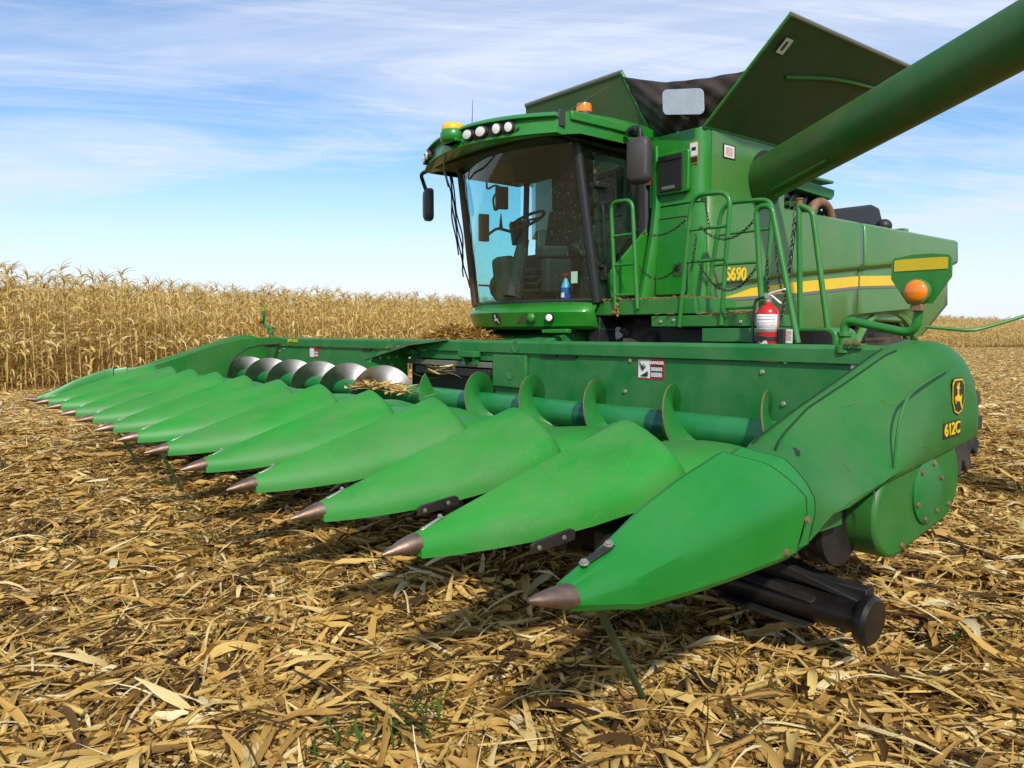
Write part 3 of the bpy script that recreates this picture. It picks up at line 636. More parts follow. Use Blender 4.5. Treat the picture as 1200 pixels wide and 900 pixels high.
# chassis and feeder house
MB().bx(-5.9, -3.3, 4.7, 9.6, .75, 1.75).build('chassis', BLACK, comb, bevel=.02)
fh = MB().prism([(3.07, .62), (3.07, 1.30), (4.9, 1.72), (4.9, 1.0)], 'X', -5.25, -3.9).build('feeder_house', G_STEEL, comb, bevel=.015)
MB().bx(-6.0, -3.2, 4.75, 5.15, .75, 1.10).build('front_axle', BLACK, comb, bevel=.02)
def wheel(c, r, w, lugs, out, name):
    rim_r = r*.58; cx_, cy_, cz_ = c
    ty = MB().lathe([(rim_r, -w*.42), (r*.86, -w/2), (r*.95, -w*.46), (r*.965, -w*.2), (r*.97, 0), (r*.965, w*.2), (r*.95, w*.46), (r*.86, w/2), (rim_r, w*.42)], c, (1, 0, 0), 48)
    for i in range(lugs):
        for sg in (-1, 1):
            a = 2*PI*(i+(.5 if sg > 0 else 0))/lugs
            ty.box((cx_+sg*w*.24, cy_+r*.965*math.sin(a), cz_+r*.965*math.cos(a)), (w*.50, .05*r, .085*r), (-a, 0, sg*.6))
    wh = MB().lathe([(rim_r*1.04, -w*.4), (rim_r*.98, -w*.3), (rim_r*.9, out*w*.1), (.3*r, out*w*.12), (.22*r, out*w*.32), (.05, out*w*.34)], c, (1, 0, 0), 32)
    w_ = wh.build(name, YELLOW, comb); ty.build('tyre', RUBBER, w_, smooth=30)
    return w_
for x in (-3.42, -5.72): wheel((x, 4.95, .92), .92, .62, 22, 1 if x > CX else -1, 'front_wheel')
for x in (-3.18, -5.96): wheel((x, 8.75, .74), .74, .46, 20, 1 if x > CX else -1, 'rear_wheel')
# main body side panels (one forward, one rear) lofted along Y with the pinched crease and tucked sill
def zl(y): return interp(y, [4.6, 4.97, 6.34, 7.65, 8.46, 10.45], [1.93, 1.98, 2.145, 2.275, 2.355, 2.47])
def zs(y): return interp(y, [4.6, 4.94, 5.4, 6.34, 7.7, 10.3], [1.79, 1.832, 1.93, 2.036, 2.162, 2.292])
def zs2(y): return interp(y, [4.6, 4.94, 5.1, 6.34, 7.7, 10.3], [1.785, 1.828, 1.832, 1.917, 2.042, 2.165])
def zc(y): return interp(y, [4.6, 6.48, 7.73, 10.35], [1.45, 1.583, 1.722, 1.885])
def panel_profile(y, sx):
    tp = 2.775; rear = max(0, y-9.9)
    zb = interp(y, [4.6, 6.5, 7.0, 7.9, 8.75, 9.55, 9.7, 10.4], [1.30, 1.30, 1.34, 1.66, 1.76, 1.52, 1.40, 1.46])
    zcc = max(zc(y), zb+.02)
    X = PX if sx > 0 else PXL
    return [(X-sx*.30, y, tp), (X-sx*.05, y, tp), (X-sx*.012, y, tp-.025), (X, y, zl(y)+.03), (X-sx*.004, y, zl(y)), (X-sx*.062, y, zl(y)-.045*(1 if y > 5.5 else .6)),
            (X-sx*.068, y, zs(y)), (X-sx*.062, y, (zs(y)+zs2(y))/2), (X-sx*.060, y, zs2(y)), (X-sx*.070, y, zcc), (X-sx*.19, y, zb), (X-sx*.24, y, zb-.01)]
def side_panel(y0, y1, sx, rear=False):
    ys = list(np.linspace(y0, y1, 22)); rings = []
    for y in ys:
        r = panel_profile(y, sx)
        if rear and y > y1-1e-6: pass
        rings.append([Vector(p) for p in r])
    if rear:      # the tail slants forward below the crease
        z_, dy_ = [1.4, 1.66, 1.885, 2.30, 2.345, 2.48, 2.775], [-.62, -.45, -.10, -.17, -.15, .02, .02]
        for i, r in enumerate(rings):
            t = max(0, (ys[i]-9.0)/(y1-9.0))
            for p in r: p.y += t*interp(p.z, z_, dy_)
    o = MB().loft(rings, closed=False, caps=False).build('side_panel', G_PANEL, comb, smooth=28, solid=.025, offset=0)
    return o
sp = side_panel(4.70, 7.70, 1); sp2 = side_panel(7.735, 10.43, 1, True)
side_panel(5.50, 10.43, -1)
MB().bx(-3.045, -2.985, 7.685, 7.75, 1.75, 2.765).build('panel_gap', BLACK, sp)
def stripe(y0, y1, parent, f0, f1, m, lift, taper=None, name='stripe'):
    ys = np.linspace(y0, y1, 16); V = []
    for y in ys:
        a, b_ = f0(y), f1(y)
        if taper and y < taper: k = (y-y0)/(taper-y0); a = lerp(b_, a, max(.02, k))
        V += [(PX-.060+lift, y, a), (PX-.060+lift, y, b_), (PX-.066+lift, y, b_), (PX-.066+lift, y, a)]
    F = []
    for i in range(len(ys)-1):
        for k in range(4): F.append((i*4+k, i*4+(k+1) % 4, i*4+4+(k+1) % 4, i*4+4+k))
    F += [(0, 1, 2, 3), tuple(len(V)-4+k for k in (3, 2, 1, 0))]
    return MB().add(V, F).build(name, m, parent, smooth=None)
for y0, y1, p, tp in ((4.93, 7.695, sp, 5.45), (7.74, 10.20, sp2, None)):
    stripe(y0, y1, p, zs, zs2, YELLOW, .020, tp); stripe(y0, y1, p, lambda y: zs2(y)-.002, lambda y: zs2(y)-.030, GREY, .0195, None, 'stripe_edge')
c = at(861.5, 322, X=PX+.008)
text_part('model_number', 'S690', .175, YELLOW, sp, (PX+.014, c.y, c.z), (0, 1, .04), (0, 0, 1), heavy=.006, shear=.12)
# wheel arch lip over the rear wheel
MB().tube([(PX-.16, 8.75+1.02*math.sin(a), .78+1.0*math.cos(a)) for a in np.linspace(-1.15, .95, 18)], .05, 8).build('wheel_arch', G_PANEL, comb)
MB().prism([(8.75+.98*math.sin(a), .80+.93*math.cos(a)) for a in np.linspace(-1.2, 1.1, 18)], 'X', -3.6, -3.20).build('arch_lining', BLACK, comb)
# tail and core volume
MB().prism([(4.92, 1.7), (4.92, 2.74), (10.25, 2.72), (10.1, 2.3), (9.6, 1.75), (9.2, 1.62)], 'X', -5.55, -3.05).build('rear_hood', G_PANEL, comb, bevel=.03)
# front bulkhead with the service door
def rrect(x0, x1, z0, z1, r, n=4):
    P = []
    for cx_, cz_, a0 in ((x1-r, z0+r, -PI/2), (x1-r, z1-r, 0), (x0+r, z1-r, PI/2), (x0+r, z0+r, PI)):
        P += [(cx_+r*math.cos(a0+PI/2*i/n), cz_+r*math.sin(a0+PI/2*i/n)) for i in range(n+1)]
    return P
fy = 4.62
b = MB(); b.prism([(-3.52, fy+.10), (-3.50, fy), (-3.02, fy), (-2.93, fy+.03), (PX, fy+.10), (PX, fy+.20), (-3.52, fy+.2)], 'Z', 1.80, 2.70)
bulk = b.build('front_bulkhead', G_CAB, comb, smooth=60)
def outline(poly, y, r, name, m, parent):
    P = [Vector((p[0], y, p[1])) for p in poly]; return MB().tube(P, r, 6, closed=True).build(name, m, parent)
door = MB().prism(rrect(-3.43, -3.07, 1.86, 2.58, .035), 'Y', fy-.014, fy-.002).build('service_door', G_CAB, bulk, bevel=.004)
outline(rrect(-3.437, -3.063, 1.853, 2.587, .035), fy-.003, .008, 'door_gap', BLACK, door)
MB().prism(rrect(-3.22, -3.11, 2.03, 2.15, .02), 'Y', fy-.020, fy-.014).build('latch', G_DIRT_SHADE, door, bevel=.003)
MB().box((-3.16, fy-.026, 2.11), (.04, .012, .05)).build('latch_handle', BLACK, door, bevel=.003)
# step between bulkhead and tank: the recess's shade put into a darker green
b = MB(); b.prism([(fy+.03, 2.705), (fy+.03, 2.745), (5.95, 2.60), (5.95, 2.50)], 'X', -3.5, PX-.015); b.build('step_ledge', G_DIRT_SHADE, comb)
# cab rear corner post: curved bright green fairing
P = []
for z, y, x in ((1.80, 4.52, -3.53), (2.1, 4.56, -3.49), (2.5, 4.62, -3.46), (2.75, 4.64, -3.45), (3.0, 4.65, -3.46), (3.3, 4.66, -3.48)):
    P.append([(x-.05, y-.02, z), (x-.02, y-.055, z), (x+.03, y-.055, z), (x+.055, y-.02, z), (x+.055, y+.08, z), (x-.05, y+.08, z)])
MB().loft(P).build('corner_fairing', G_CAB, comb, smooth=50)
# grain tank
tb = MB(); tb.prism([(-6.2, 5.40), (-5.62, 4.95), (-5.55, 4.90), (-3.56, 4.90), (-3.53, 4.62), (-3.02, 4.62), (-2.95, 4.645), (-2.92, 4.72), (-2.92, 6.02), (-3.75, 6.04), (-3.75, 7.0), (-6.2, 7.0)], 'Z', 2.715, 3.385)
tank = tb.build('grain_tank', G_TANK if 'G_TANK' in globals() else G_CAB, comb, smooth=60)
# thin sheet on the tank's long side; its paler green paints in the lit sheen
b = MB(); b.prism([(4.76, 2.76), (4.76, 3.37), (6.0, 3.37), (6.0, 2.60), (5.9, 2.60)], 'X', -2.918, -2.908); b.build('tank_side_sheet', G_PANEL, tank)
bx = MB().prism(rrect(-3.405, -3.035, 2.81, 3.20, .03), 'Y', 4.575, 4.618).build('vent_box', G_CAB, tank, bevel=.008)
MB().prism(rrect(-3.375, -3.095, 2.835, 3.17, .015), 'Y', 4.560, 4.5745).build('vent_grille', PLASTIC, bx, bevel=.005)
MB().bx(-3.375, -3.095, 4.552, 4.5595, 3.125, 3.17).build('vent_rail', BLACK, bx)
MB().bx(-3.33, -3.18, 4.5555, 4.5595, 2.855, 2.885).build('vent_plate', GREY, bx)
decal_quads('warning_decal', (-3.515, 4.618, 3.03), (1, 0, 0), (0, 0, 1), .105, .17, [(0, 0, 1, 1, ORANGEV), (.08, .33, .92, .95, WHITE), (.08, .04, .92, .28, REDV), (.3, .45, .7, .8, GREYTXT)], tank)
decal_quads('warning_decal', (-2.985-.02, 4.617, 3.16), (1, 0, 0), (0, 0, 1), .0001+.10, .20, [(0, 0, 1, 1, ORANGEV), (.08, .36, .92, .95, WHITE), (.08, .05, .92, .30, INK), (.25, .6, .75, .75, INK)], tank)
c = at(854.5, 178, X=-2.906)
decal_quads('load_decal', c, (0, 1, 0), (0, 0, 1), .20, .135, [(0, 0, 1, 1, INK), (.1, .1, .9, .92, WHITE), (.2, .2, .8, .8, PINKTXT)], tank) if False else None
PINKTXT = mat('pink_print', (.62, .42, .36), .5, var=.6, vscale=60)
decal_quads('load_decal', c, (0, 1, 0), (0, 0, 1), .20, .135, [(0, 0, 1, 1, INK), (.1, .1, .9, .92, WHITE), (.2, .2, .8, .8, PINKTXT)], tank)
# folded-out extensions
def sheet(name, pts, m, parent, t=.02, bevel=.004):
    b = MB().add(pts, [tuple(range(len(pts)))]); return b.build(name, m, parent, solid=t, bevel=bevel, smooth=None)
EL = [(-2.93, 4.66, 3.39), (-2.09, 4.68, 4.14), (-2.10, 7.05, 4.20), (-2.93, 7.0, 3.40)]
ext = sheet('tank_extension', EL, G_DIRT_SHADE, comb)
MB().tube([EL[1], EL[2]], .022, 8).build('rim', GREY, ext); MB().tube([EL[0], EL[1]], .016, 8).build('rim', G_PAINT, ext); MB().tube([EL[0], EL[3]], .022, 8).build('hinge_seam', G_CAB, ext)
MB().tube(roundpath([(-2.44, 5.2, 3.822), (-2.33, 5.9, 3.93), (-2.28, 7.0, 3.99)], .5), .016, 8).build('pressed_rib', G_PAINT, ext)
dn = Vector((.85, 0, .75)).normalized(); dcn = Vector((0, 1, 0)).cross(dn)
decal_quads('paper_label', Vector((-2.255, 4.86, 3.975))+Vector((.75, 0, -.85)).normalized()*.012, (0, 1, 0), dn, .11, .14, [(0, 0, 1, 1, WHITE), (.3, .2, .6, .8, INK)], ext)
EF = [(-5.50, 4.74, 3.39), (-5.38, 4.60, 4.11), (-3.90, 4.60, 4.11), (-3.58, 4.74, 3.39)]
ext2 = sheet('tank_extension', EF, G_DIRT_SHADE, comb)
MB().tube([EF[1], EF[2]], .028, 8).build('rim', GREY, ext2); MB().tube([EF[2], EF[3]], .018, 8).build('rim', G_PAINT, ext2)
ER = [(-6.2, 5.4, 3.39), (-7.0, 5.4, 4.12), (-7.0, 7.0, 4.15), (-6.2, 7.0, 3.39)]
sheet('tank_extension', ER, G_DIRT_SHADE, comb)
sheet('tank_extension', [(-5.5, 7.0, 3.39), (-5.3, 7.2, 4.1), (-3.9, 7.2, 4.1), (-3.5, 7.0, 3.39)], G_DIRT_SHADE, comb)
# corner tarps (creased cloth)
def tarp(A, B, C_, D, name='corner_tarp'):
    n = 26; V = []; A, B, C_, D = map(Vector, (A, B, C_, D))
    for i in range(n+1):
        for j in range(n+1):
            u, v = i/n, j/n
            p = (A*(1-u)+B*u)*(1-v)+(D*(1-u)+C_*u)*v
            sag = -.07*math.sin(PI*u)*v
            wr = .035*math.sin(9*u+5*v)*math.sin(PI*u)+.022*math.sin(17*u-11*v+1)*math.sin(PI*u)*(1-v*.3)+.012*math.sin(31*u+23*v)
            V.append(p+Vector((0, wr-.10*math.sin(PI*u)*math.sin(PI*v), sag)))
    F = [(i*(n+1)+j, (i+1)*(n+1)+j, (i+1)*(n+1)+j+1, i*(n+1)+j+1) for i in range(n) for j in range(n)]
    return MB().add(V, F).build(name, TARP, comb, smooth=80, solid=.006)
tp = tarp((-3.56, 4.745, 3.395), (-2.96, 4.67, 3.395), (-2.49, 4.68, 3.79), (-3.88, 4.60, 4.06))
q0 = at(782, 107, Y=4.58); q1 = at(830, 105, Y=4.58); q2 = at(830, 134, Y=4.58); q3 = at(783, 136, Y=4.58)
ux, uz = (q1-q0), (q3-q0); ww = ux.length; hh = uz.length; ux.normalize(); uz.normalize()
pz = rrect(0, ww, 0, hh, .05); wv = MB(); n = len(pz); off = Vector((0, -.075, 0))
wv.add([q0+off+ux*x+uz*z for x, z in pz]+[q0+off+Vector((0, .008, 0))+ux*x+uz*z for x, z in pz], [tuple(range(n))]+[(i, i+n, (i+1) % n+n, (i+1) % n) for i in range(n)])
wv.build('clear_window', CLEARV, tp, smooth=None)
# unloading tube
A0 = Vector((-3.05, 5.62, 2.97)); A1 = Vector((-.457, 4.868, 3.533)); ad = (A1-A0).normalized()
G_TUBE = mat('green_tube_paint', (0.007, 0.120, 0.014), 0.36, var=0.22, vscale=2.0, dust=(0.17, 0.12, 0.07), dust_amt=0.5, dscale=1.6)
ut = MB().tube([A0-ad*.3, A0, A0+ad*2.0, A0+ad*6.9], .222, 32).build('unloading_tube', G_TUBE, comb, smooth=60)
MB().tube([A0+ad*.1+Vector((0, -.216, .06)), A0+ad*6.8+Vector((0, -.216, .06))], .006, 6).build('weld_seam', G_TUBE, ut)
MB().tube([A0+ad*.02, A0+ad*.10], .245, 32).build('tube_collar', G_DIRT_SHADE, ut, smooth=60)
sd = ad.cross(Vector((0, 0, 1))).normalized()
MB().box(A0+ad*.75+Vector((0, -.05, -.222)), (.75, .02, .03), (0, -math.asin(ad.z), math.atan2(ad.y, ad.x))).build('tube_rib', G_PAINT, ut, bevel=.004)
MB().box(A0+ad*.78+sd*.12+Vector((0, 0, -.19)), (.70, .02, .03), (0, -math.asin(ad.z), math.atan2(ad.y, ad.x))).build('tube_rib', G_PAINT, ut, bevel=.004)
MB().lathe([(.285, 0), (.285, .006), (.001, .006)], (-2.9065, 5.66, 3.03), (1, 0, 0), 32).build('tube_opening', BLACK, tank)  # black disc: the hole's shade painted onto the tank side
el = MB().tube(roundpath([(-3.15, 5.66, 2.2), (-3.15, 5.66, 2.9), A0+ad*.1], .3), .25, 24).build('tube_elbow', G_DIRT_SHADE, comb, smooth=60)
# engine deck: recess, alternator pulleys, pipes, canopy
MB().bx(-3.6, -2.99, 6.1, 7.4, 2.76, 2.79).build('engine_deck', BLACK, comb)
b = MB(); b.bx(-3.75, -3.6, 6.05, 7.3, 2.76, 3.12); eb = b.build('bay_backing', BLACK, comb)  # black backing slab added to fill the engine bay with shade
eng = MB()
for (y, z, r) in ((6.35, 2.95, .10), (6.6, 2.92, .13), (6.85, 2.98, .09), (7.0, 2.86, .08)):
    eng.lathe([(r, 0), (r*1.05, .02), (r*.8, .04), (r*.8, .06), (r*1.05, .08), (r*.3, .10), (r*.25, .16)], (-3.35, y, z), (1, 0, 0), 22)
eng.build('pulley', G_DIRT_SHADE, eb)
pi = MB()
for i in range(9):
    y = 6.2+.12*i; pi.tube(roundpath([(-3.3+.05*math.sin(i*2.1), y, 2.8), (-3.2, y+.05, 2.95+.07*math.sin(i)), (-3.25, y+.22, 3.05-.05*math.cos(i*3)), (-3.4, y+.3, 2.85)], .1), .014+.008*(i % 3), 8)
pi.build('engine_hoses', PLASTIC, eb)
b = MB()
b.tube([(-3.08, 7.05+.24*math.cos(a), 2.73+.24*math.sin(a)) for a in np.linspace(PI*.95, .1, 16)], .055, 12); b.build('air_duct', RUST, comb, smooth=60)
can = MB().prism([(6.2, 3.11), (7.42, 3.05), (7.48, 3.10), (7.48, 3.17), (6.2, 3.24)], 'X', -4.6, -3.15).build('engine_canopy', G_STEEL, comb, bevel=.01)
MB().bx(-4.6, -3.2, 6.6, 7.55, 3.26, 3.29).build('canopy_shelf', G_PAINT, can, bevel=.005)
MB().bx(-4.4, -3.3, 6.6, 7.5, 3.42, 3.46).build('canopy_roof', G_PAINT, can, bevel=.005)
MB().prism([(7.2, 2.76), (7.42, 3.0), (7.42, 3.06), (7.25, 3.06), (7.08, 2.76)], 'X', -3.40, -3.28).build('canopy_strut', G_PAINT, can)
b = MB().prism([(7.5, 2.77), (7.6, 2.97), (8.75, 3.155), (8.95, 3.13), (9.15, 2.80), (9.15, 2.76)], 'X', -5.2, -3.3); b.build('cooling_screen_hood', PLASTIC, comb, bevel=.03)
MB().box((-3.15, 9.2, 2.81), (.18, .14, .10)).build('latch_bracket', G_PANEL, comb, bevel=.01)
MB().sphere((-3.15, 8.75, 2.86), .10, 12, 8, (1, 1, .9)).build('fuel_cap', PLASTIC, comb)
MB().lathe([(.34, 0), (.32, .05), (.2, .08)], (-3.35, 8.55, 2.765), (0, 0, 1), 24).build('tank_lid', RUST, comb)

# ------------------------------------------------------------------ cab
CXL, CXR = -5.50, -3.62
def wcurve(z, n=18):
    t = (z-1.80)/(3.25-1.80); x0 = lerp(-5.50, -5.47, t); x1 = lerp(-3.62, -3.68, t); yc = lerp(3.96, 3.72, t); out = []
    for i in range(n+1):
        u = -1+2*i/n; out.append((lerp(x0, x1, (u+1)/2), yc-.25*(1-abs(u)**2.2), z))
    return out
rows = [wcurve(z) for z in np.linspace(1.80, 3.30, 10)]
cab = MB().bx(-5.50, -3.62, 3.97, 4.70, 1.72, 1.80).build('cab', CABIN, comb)
wsh = MB().loft(rows, closed=False, caps=False).build('windshield', GLASS, cab, smooth=80)
MB().tube(wcurve(1.80), .022, 8).build('windshield_seal', PLASTIC, wsh)
MB().tube([(p[0], p[1], p[2]) for p in wcurve(3.28)], .04, 8).build('windshield_seal', PLASTIC, wsh)
def pillar(a, b_, r, m=PLASTIC, name='pillar'): return MB().tube([a, b_], r, 10).build(name, m, cab)
for xb, xt in ((-5.51, -5.48), (-3.61, -3.67)):
    pillar((xb, 3.97, 1.78), (xt, 3.73, 3.34), .046 if xb > -5 else .040, PLASTIC if xb > -5 else RUST)
    pillar((xb, 4.68, 1.78), (xt, 4.70, 3.40), .085 if xb > -5 else .035)
pillar((-5.47, 3.93, 1.8), (-5.42, 3.69, 3.3), .045, mat('brown_pillar_trim', (.085, .045, .02), .6, var=.3))
def sideglass(x0, x1, name):
    b = MB().add([(x0, 3.98, 1.82), (x0, 4.62, 1.82), (x1, 4.62, 3.36), (x1, 3.76, 3.31)], [(0, 1, 2, 3)])
    return b.build(name, DOORGLASS if x0 > -5 else GLASS, cab, smooth=None)
sgR = sideglass(-3.605, -3.655, 'door_glass'); sgL = sideglass(-5.525, -5.495, 'side_window')
MB().bx(-5.46, -3.64, 4.66, 4.70, 1.78, 2.40).build('rear_wall', CABIN, cab)
MB().bx(-5.0, -3.64, 4.66, 4.70, 2.45, 3.4).build('rear_pillar', CABIN, cab)
MB().bx(-5.42, -3.7, 3.75, 4.65, 3.22, 3.32).build('headliner', CABSEAT, cab, bevel=.03)
# door handle gear
MB().tube(roundpath([(-3.60, 4.02, 2.72), (-3.55, 3.98, 2.66), (-3.57, 4.04, 2.2), (-3.61, 4.05, 2.15)], .05), .014, 8).build('grab_handle', PLASTIC, cab)
b = MB(); b.box((-3.6, 4.10, 2.00), (.04, .20, .03)); b.box((-3.6, 4.10, 2.12), (.04, .22, .025)); b.box((-3.59, 4.06, 2.06), (.05, .06, .14)); b.build('door_latch', BLACK, cab, bevel=.004)
MB().box((-3.62, 4.02, 2.88), (.06, .16, .055)).build('hinge_block', PLASTIC, cab, bevel=.012)
# front valance below the glass
rows = []
def vcurve(z, dy, y0=3.98, x0=-5.52, x1=-3.60, bul=.36, n=20):
    out = []
    for i in range(n+1):
        u = -1+2*i/n; out.append((lerp(x0, x1, (u+1)/2), y0+dy-bul*(1-abs(u)**2.4), z))
    return out
rows = [vcurve(1.792, .0, bul=.27), vcurve(1.705, -.045, bul=.42), vcurve(1.690, -.05, bul=.43), vcurve(1.56, .0, bul=.425), vcurve(1.53, .05, bul=.39), vcurve(1.525, .30, bul=.2)]
val = MB().loft(rows, closed=False, caps=False).build('front_valance', G_CAB, comb, smooth=30, solid=.012)
emblem('emblem', (CX, 3.518, 1.632), (1, 0, 0), (0, -.42, 1), .14, val, edge=MIRRORGREY, deer=WHITE)
poc = at(664, 372, X=-4.02)
yv = lambda x: 3.98-.05-.43*(1-abs((x-CX)/.96)**2.4)
fz = lambda x, z, off: (x, yv(x)+(1.69-z)*.42-off, z)
b = MB(); R_ = []
for x in np.linspace(-4.30, -3.75, 14):
    lo = interp(x, [-4.30, -4.05, -3.80, -3.75], [1.578, 1.574, 1.600, 1.655]); hi = interp(x, [-4.30, -4.20, -3.80, -3.75], [1.584, 1.672, 1.684, 1.662])
    R_.append([fz(x, lo, .010), fz(x, hi, .010), fz(x, hi, -.02), fz(x, lo, -.02)])
b.loft(R_)
pk = b.build('lamp_pocket', G_DIRT_SHADE, val, smooth=None)  # darker patch laid proud; its colour stands in for the recess's shade
for x, m_, r in ((-4.10, G_CAB, .050), (-3.93, None, .042)):
    nrm = Vector((.55, -1, 0)).normalized(); p = Vector((x, yv(x)+.42*.054-.028, 1.636))
    if m_: MB().sphere(p, r, 16, 10, (1, .7, 1)).build('blanking_cap', m_, pk)
    else:
        h = MB().lathe([(r, -.01), (r*1.06, .01), (r*1.0, .022), (r*.85, .022)], p, nrm, 20).build('headlight', BLACK, pk)
        MB().lathe([(r*.9, 0), (r*.7, .008), (.001, .012)], p+nrm*.018, nrm, 20).build('headlight_lens', CLEARLENS, h)
# roof with its light visor
def roof_ring(x):
    u = (x-CX)/1.06; f = 3.06+.30*abs(u)**1.9; return f
xsr = np.linspace(-5.66, -3.52, 21)
def roofpts(front_off, z_c, z_e, back):
    fr = [(x, roof_ring(x)+front_off, lerp(z_c, z_e, abs((x-CX)/1.07)**2)) for x in xsr]
    bk = [(x, back, lerp(z_c, z_e, abs((x-CX)/1.07)**2)) for x in xsr[::-1]]
    return fr+bk
rr = [roofpts(.30, 3.285, 3.28, 4.60), roofpts(.07, 3.25, 3.235, 4.72), roofpts(.0, 3.262, 3.245, 4.76), roofpts(.012, 3.29, 3.275, 4.78), roofpts(.035, 3.405, 3.375, 4.78), roofpts(-.012, 3.42, 3.385, 4.78), roofpts(-.005, 3.44, 3.40, 4.78), roofpts(.06, 3.475, 3.43, 4.76), roofpts(.26, 3.505, 3.46, 4.70), roofpts(.7, 3.53, 3.49, 4.5)]
roof = MB().loft(rr).build('cab_roof', G_CAB, comb, smooth=38)
MB().bx(-5.45, -3.68, 3.36, 4.66, 3.24, 3.30).build('roof_underside', BLACK, roof, bevel=.01)
# side band of the roof, joint block
MB().bx(-3.53, -3.495, 3.52, 4.62, 3.375, 3.46).build('roof_band', G_CAB, roof, bevel=.012)
MB().box((-3.53, 3.42, 3.375), (.05, .07, .15), (0, 0, -.35)).build('band_joint', PLASTIC, roof, bevel=.008)
b = MB(); b.prism([(3.5, 3.25), (3.5, 3.37), (4.6, 3.40), (4.6, 3.20), (4.0, 3.22)], 'X', -3.62, -3.55); b.build('roof_side_shade', PLASTIC, roof, bevel=.01)
# dark light pods let into the visor and their lamps
def pod(x0, x1):
    xs_ = np.linspace(x0, x1, 9); V0 = []; V1 = []
    for i, x in enumerate(xs_):
        e = .5 if i in (0, len(xs_)-1) else 1.0; zc_ = lerp(3.345, 3.318, abs((x-CX)/1.07)**2); y = roof_ring(x)+.022
        V0.append([(x, y-.012, zc_-.058*e), (x, y+.012, zc_+.066*e), (x, y+.07, zc_+.062*e), (x, y+.06, zc_-.055*e)])
    return MB().loft(V0).build('light_pod', BLACK, roof, smooth=30)
def visor_normal(x):
    e = .01; t = Vector((2*e, roof_ring(x+e)-roof_ring(x-e), 0)); t.normalize(); return Vector((t.y, -t.x, -.12)).normalized()
def worklight(x, rx, rz, parent, round_=True):
    nrm = visor_normal(x); zc_ = lerp(3.345, 3.318, abs((x-CX)/1.07)**2); p = Vector((x, roof_ring(x)-.006, zc_+.002))
    u = Vector((0, 0, 1)).cross(nrm).normalized(); w = nrm.cross(u)
    def ring(k, h): return [p+nrm*h+u*(rx*k*math.cos(2*PI*i/20))+w*(rz*k*math.sin(2*PI*i/20)) for i in range(20)]
    l = MB().loft([ring(1.12, -.02), ring(1.12, .022), ring(1.0, .026), ring(.95, .018)]).build('work_light', MIRRORGREY, parent, smooth=40)
    MB().loft([ring(.97, .019), ring(.93, .030), ring(.6, .034), ring(.05, .035)]).build('lens', CLEARLENS, l, smooth=60)
pr = pod(-4.50, -3.86); pl = pod(-5.56, -5.12); pl.name = 'light_pod'
for x, rx, rz in ((-4.41, .058, .043), (-4.24, .060, .045), (-4.06, .044, .046), (-3.935, .042, .043)): worklight(x, rx, rz, pr)
for x, rx, rz in ((-5.44, .044, .043), (-5.30, .044, .044), (-5.50, .03, .042)): worklight(x, rx, rz, pl)
# satellite receiver dome, aerial, beacon
gb = Vector((-4.66, 3.06, 3.40))
gm = MB().lathe([(.10, -.09), (.128, -.06), (.125, .0), (.11, .03)], gb, (0, 0, 1), 24).build('receiver_base', G_CAB, roof, smooth=50)
MB().lathe([(.111, .031), (.113, .052), (.103, .082), (.07, .100), (.001, .106)], gb, (0, 0, 1), 24).build('receiver_dome', YELLOWCAP, gm, smooth=60)
MB().bx(-4.78, -4.54, 3.0, 3.3, 3.31, 3.345).build('receiver_bracket', G_CAB, gm, bevel=.01)
aa = at(553, 155, Y=3.5); ab = at(554, 117, Y=3.5)
MB().tube([aa-Vector((0, 0, .05)), aa+Vector((0, 0, .04)), ab], [.010, .005, .002], 6).build('aerial', PLASTIC, roof)
w0 = at(655, 137, Y=3.9); w1 = at(713, 101, Y=3.9); MB().tube([w0, w1], [.006, .0025], 6).build('whip_aerial', GREY, roof)
bc = Vector((-3.93, 4.10, 3.545))
be = MB().lathe([(.088, 0), (.092, .035), (.080, .085)], bc, (0, 0, 1), 20).build('beacon_base', MIRRORGREY, roof, smooth=50)
MB().lathe([(.078, .086), (.078, .125), (.070, .165), (.035, .174), (.001, .175)], bc, (0, 0, 1), 20).build('beacon_lens', AMBER, be, smooth=50)
# mirrors
def mirror(path, c, size, yaw, label=None):
    arm = MB().tube(roundpath(path, .08), .022, 10).build('mirror_arm', PLASTIC, comb, smooth=60)
    w, t, h = size; rings = []
    M = Matrix.Translation(Vector(c)) @ Matrix.Rotation(yaw, 4, 'Z')
    for k, yy in ((.80, -t/2), (.97, -t*.30), (1, 0), (1, t*.35), (.95, t*.5)):
        rings.append([M @ Vector((x, yy, z)) for x, z in rrect(-w/2*k, w/2*k, -h/2*k, h/2*k, min(w, h)*.28, 5)])
    hs = MB().loft(rings).build('mirror_housing', MIRRORGREY, arm, smooth=50)
    MB().add([M @ Vector((x, t*.5+.004, z)) for x, z in rrect(-w*.43, w*.43, -h*.45, h*.45, .04, 4)], [tuple(range(20))]).build('mirror_glass', STEEL, hs, smooth=None)
mr = at(748.5, 188, X=-3.28)
mirror([(-3.55, 4.45, 3.36), (-3.38, 4.25, 3.40), (-3.28, 4.18, 3.38), (-3.28, 4.18, 3.26)], mr, (.225, .12, .42), R(14))
MB().tube(arc((-3.40, 4.22, 3.30), .085, -1.2, 2.6, 14, 'XZ'), .035, 10).build('mirror_elbow', PLASTIC, comb, smooth=60)
ml = at(501.5, 240, X=-5.95)
mirror([(-5.55, 3.5, 3.30), (-5.85, 3.45, 3.26), (-5.95, 3.55, 3.2), ml+Vector((.0, 0, .1))], ml, (.24, .10, .36), R(-26))
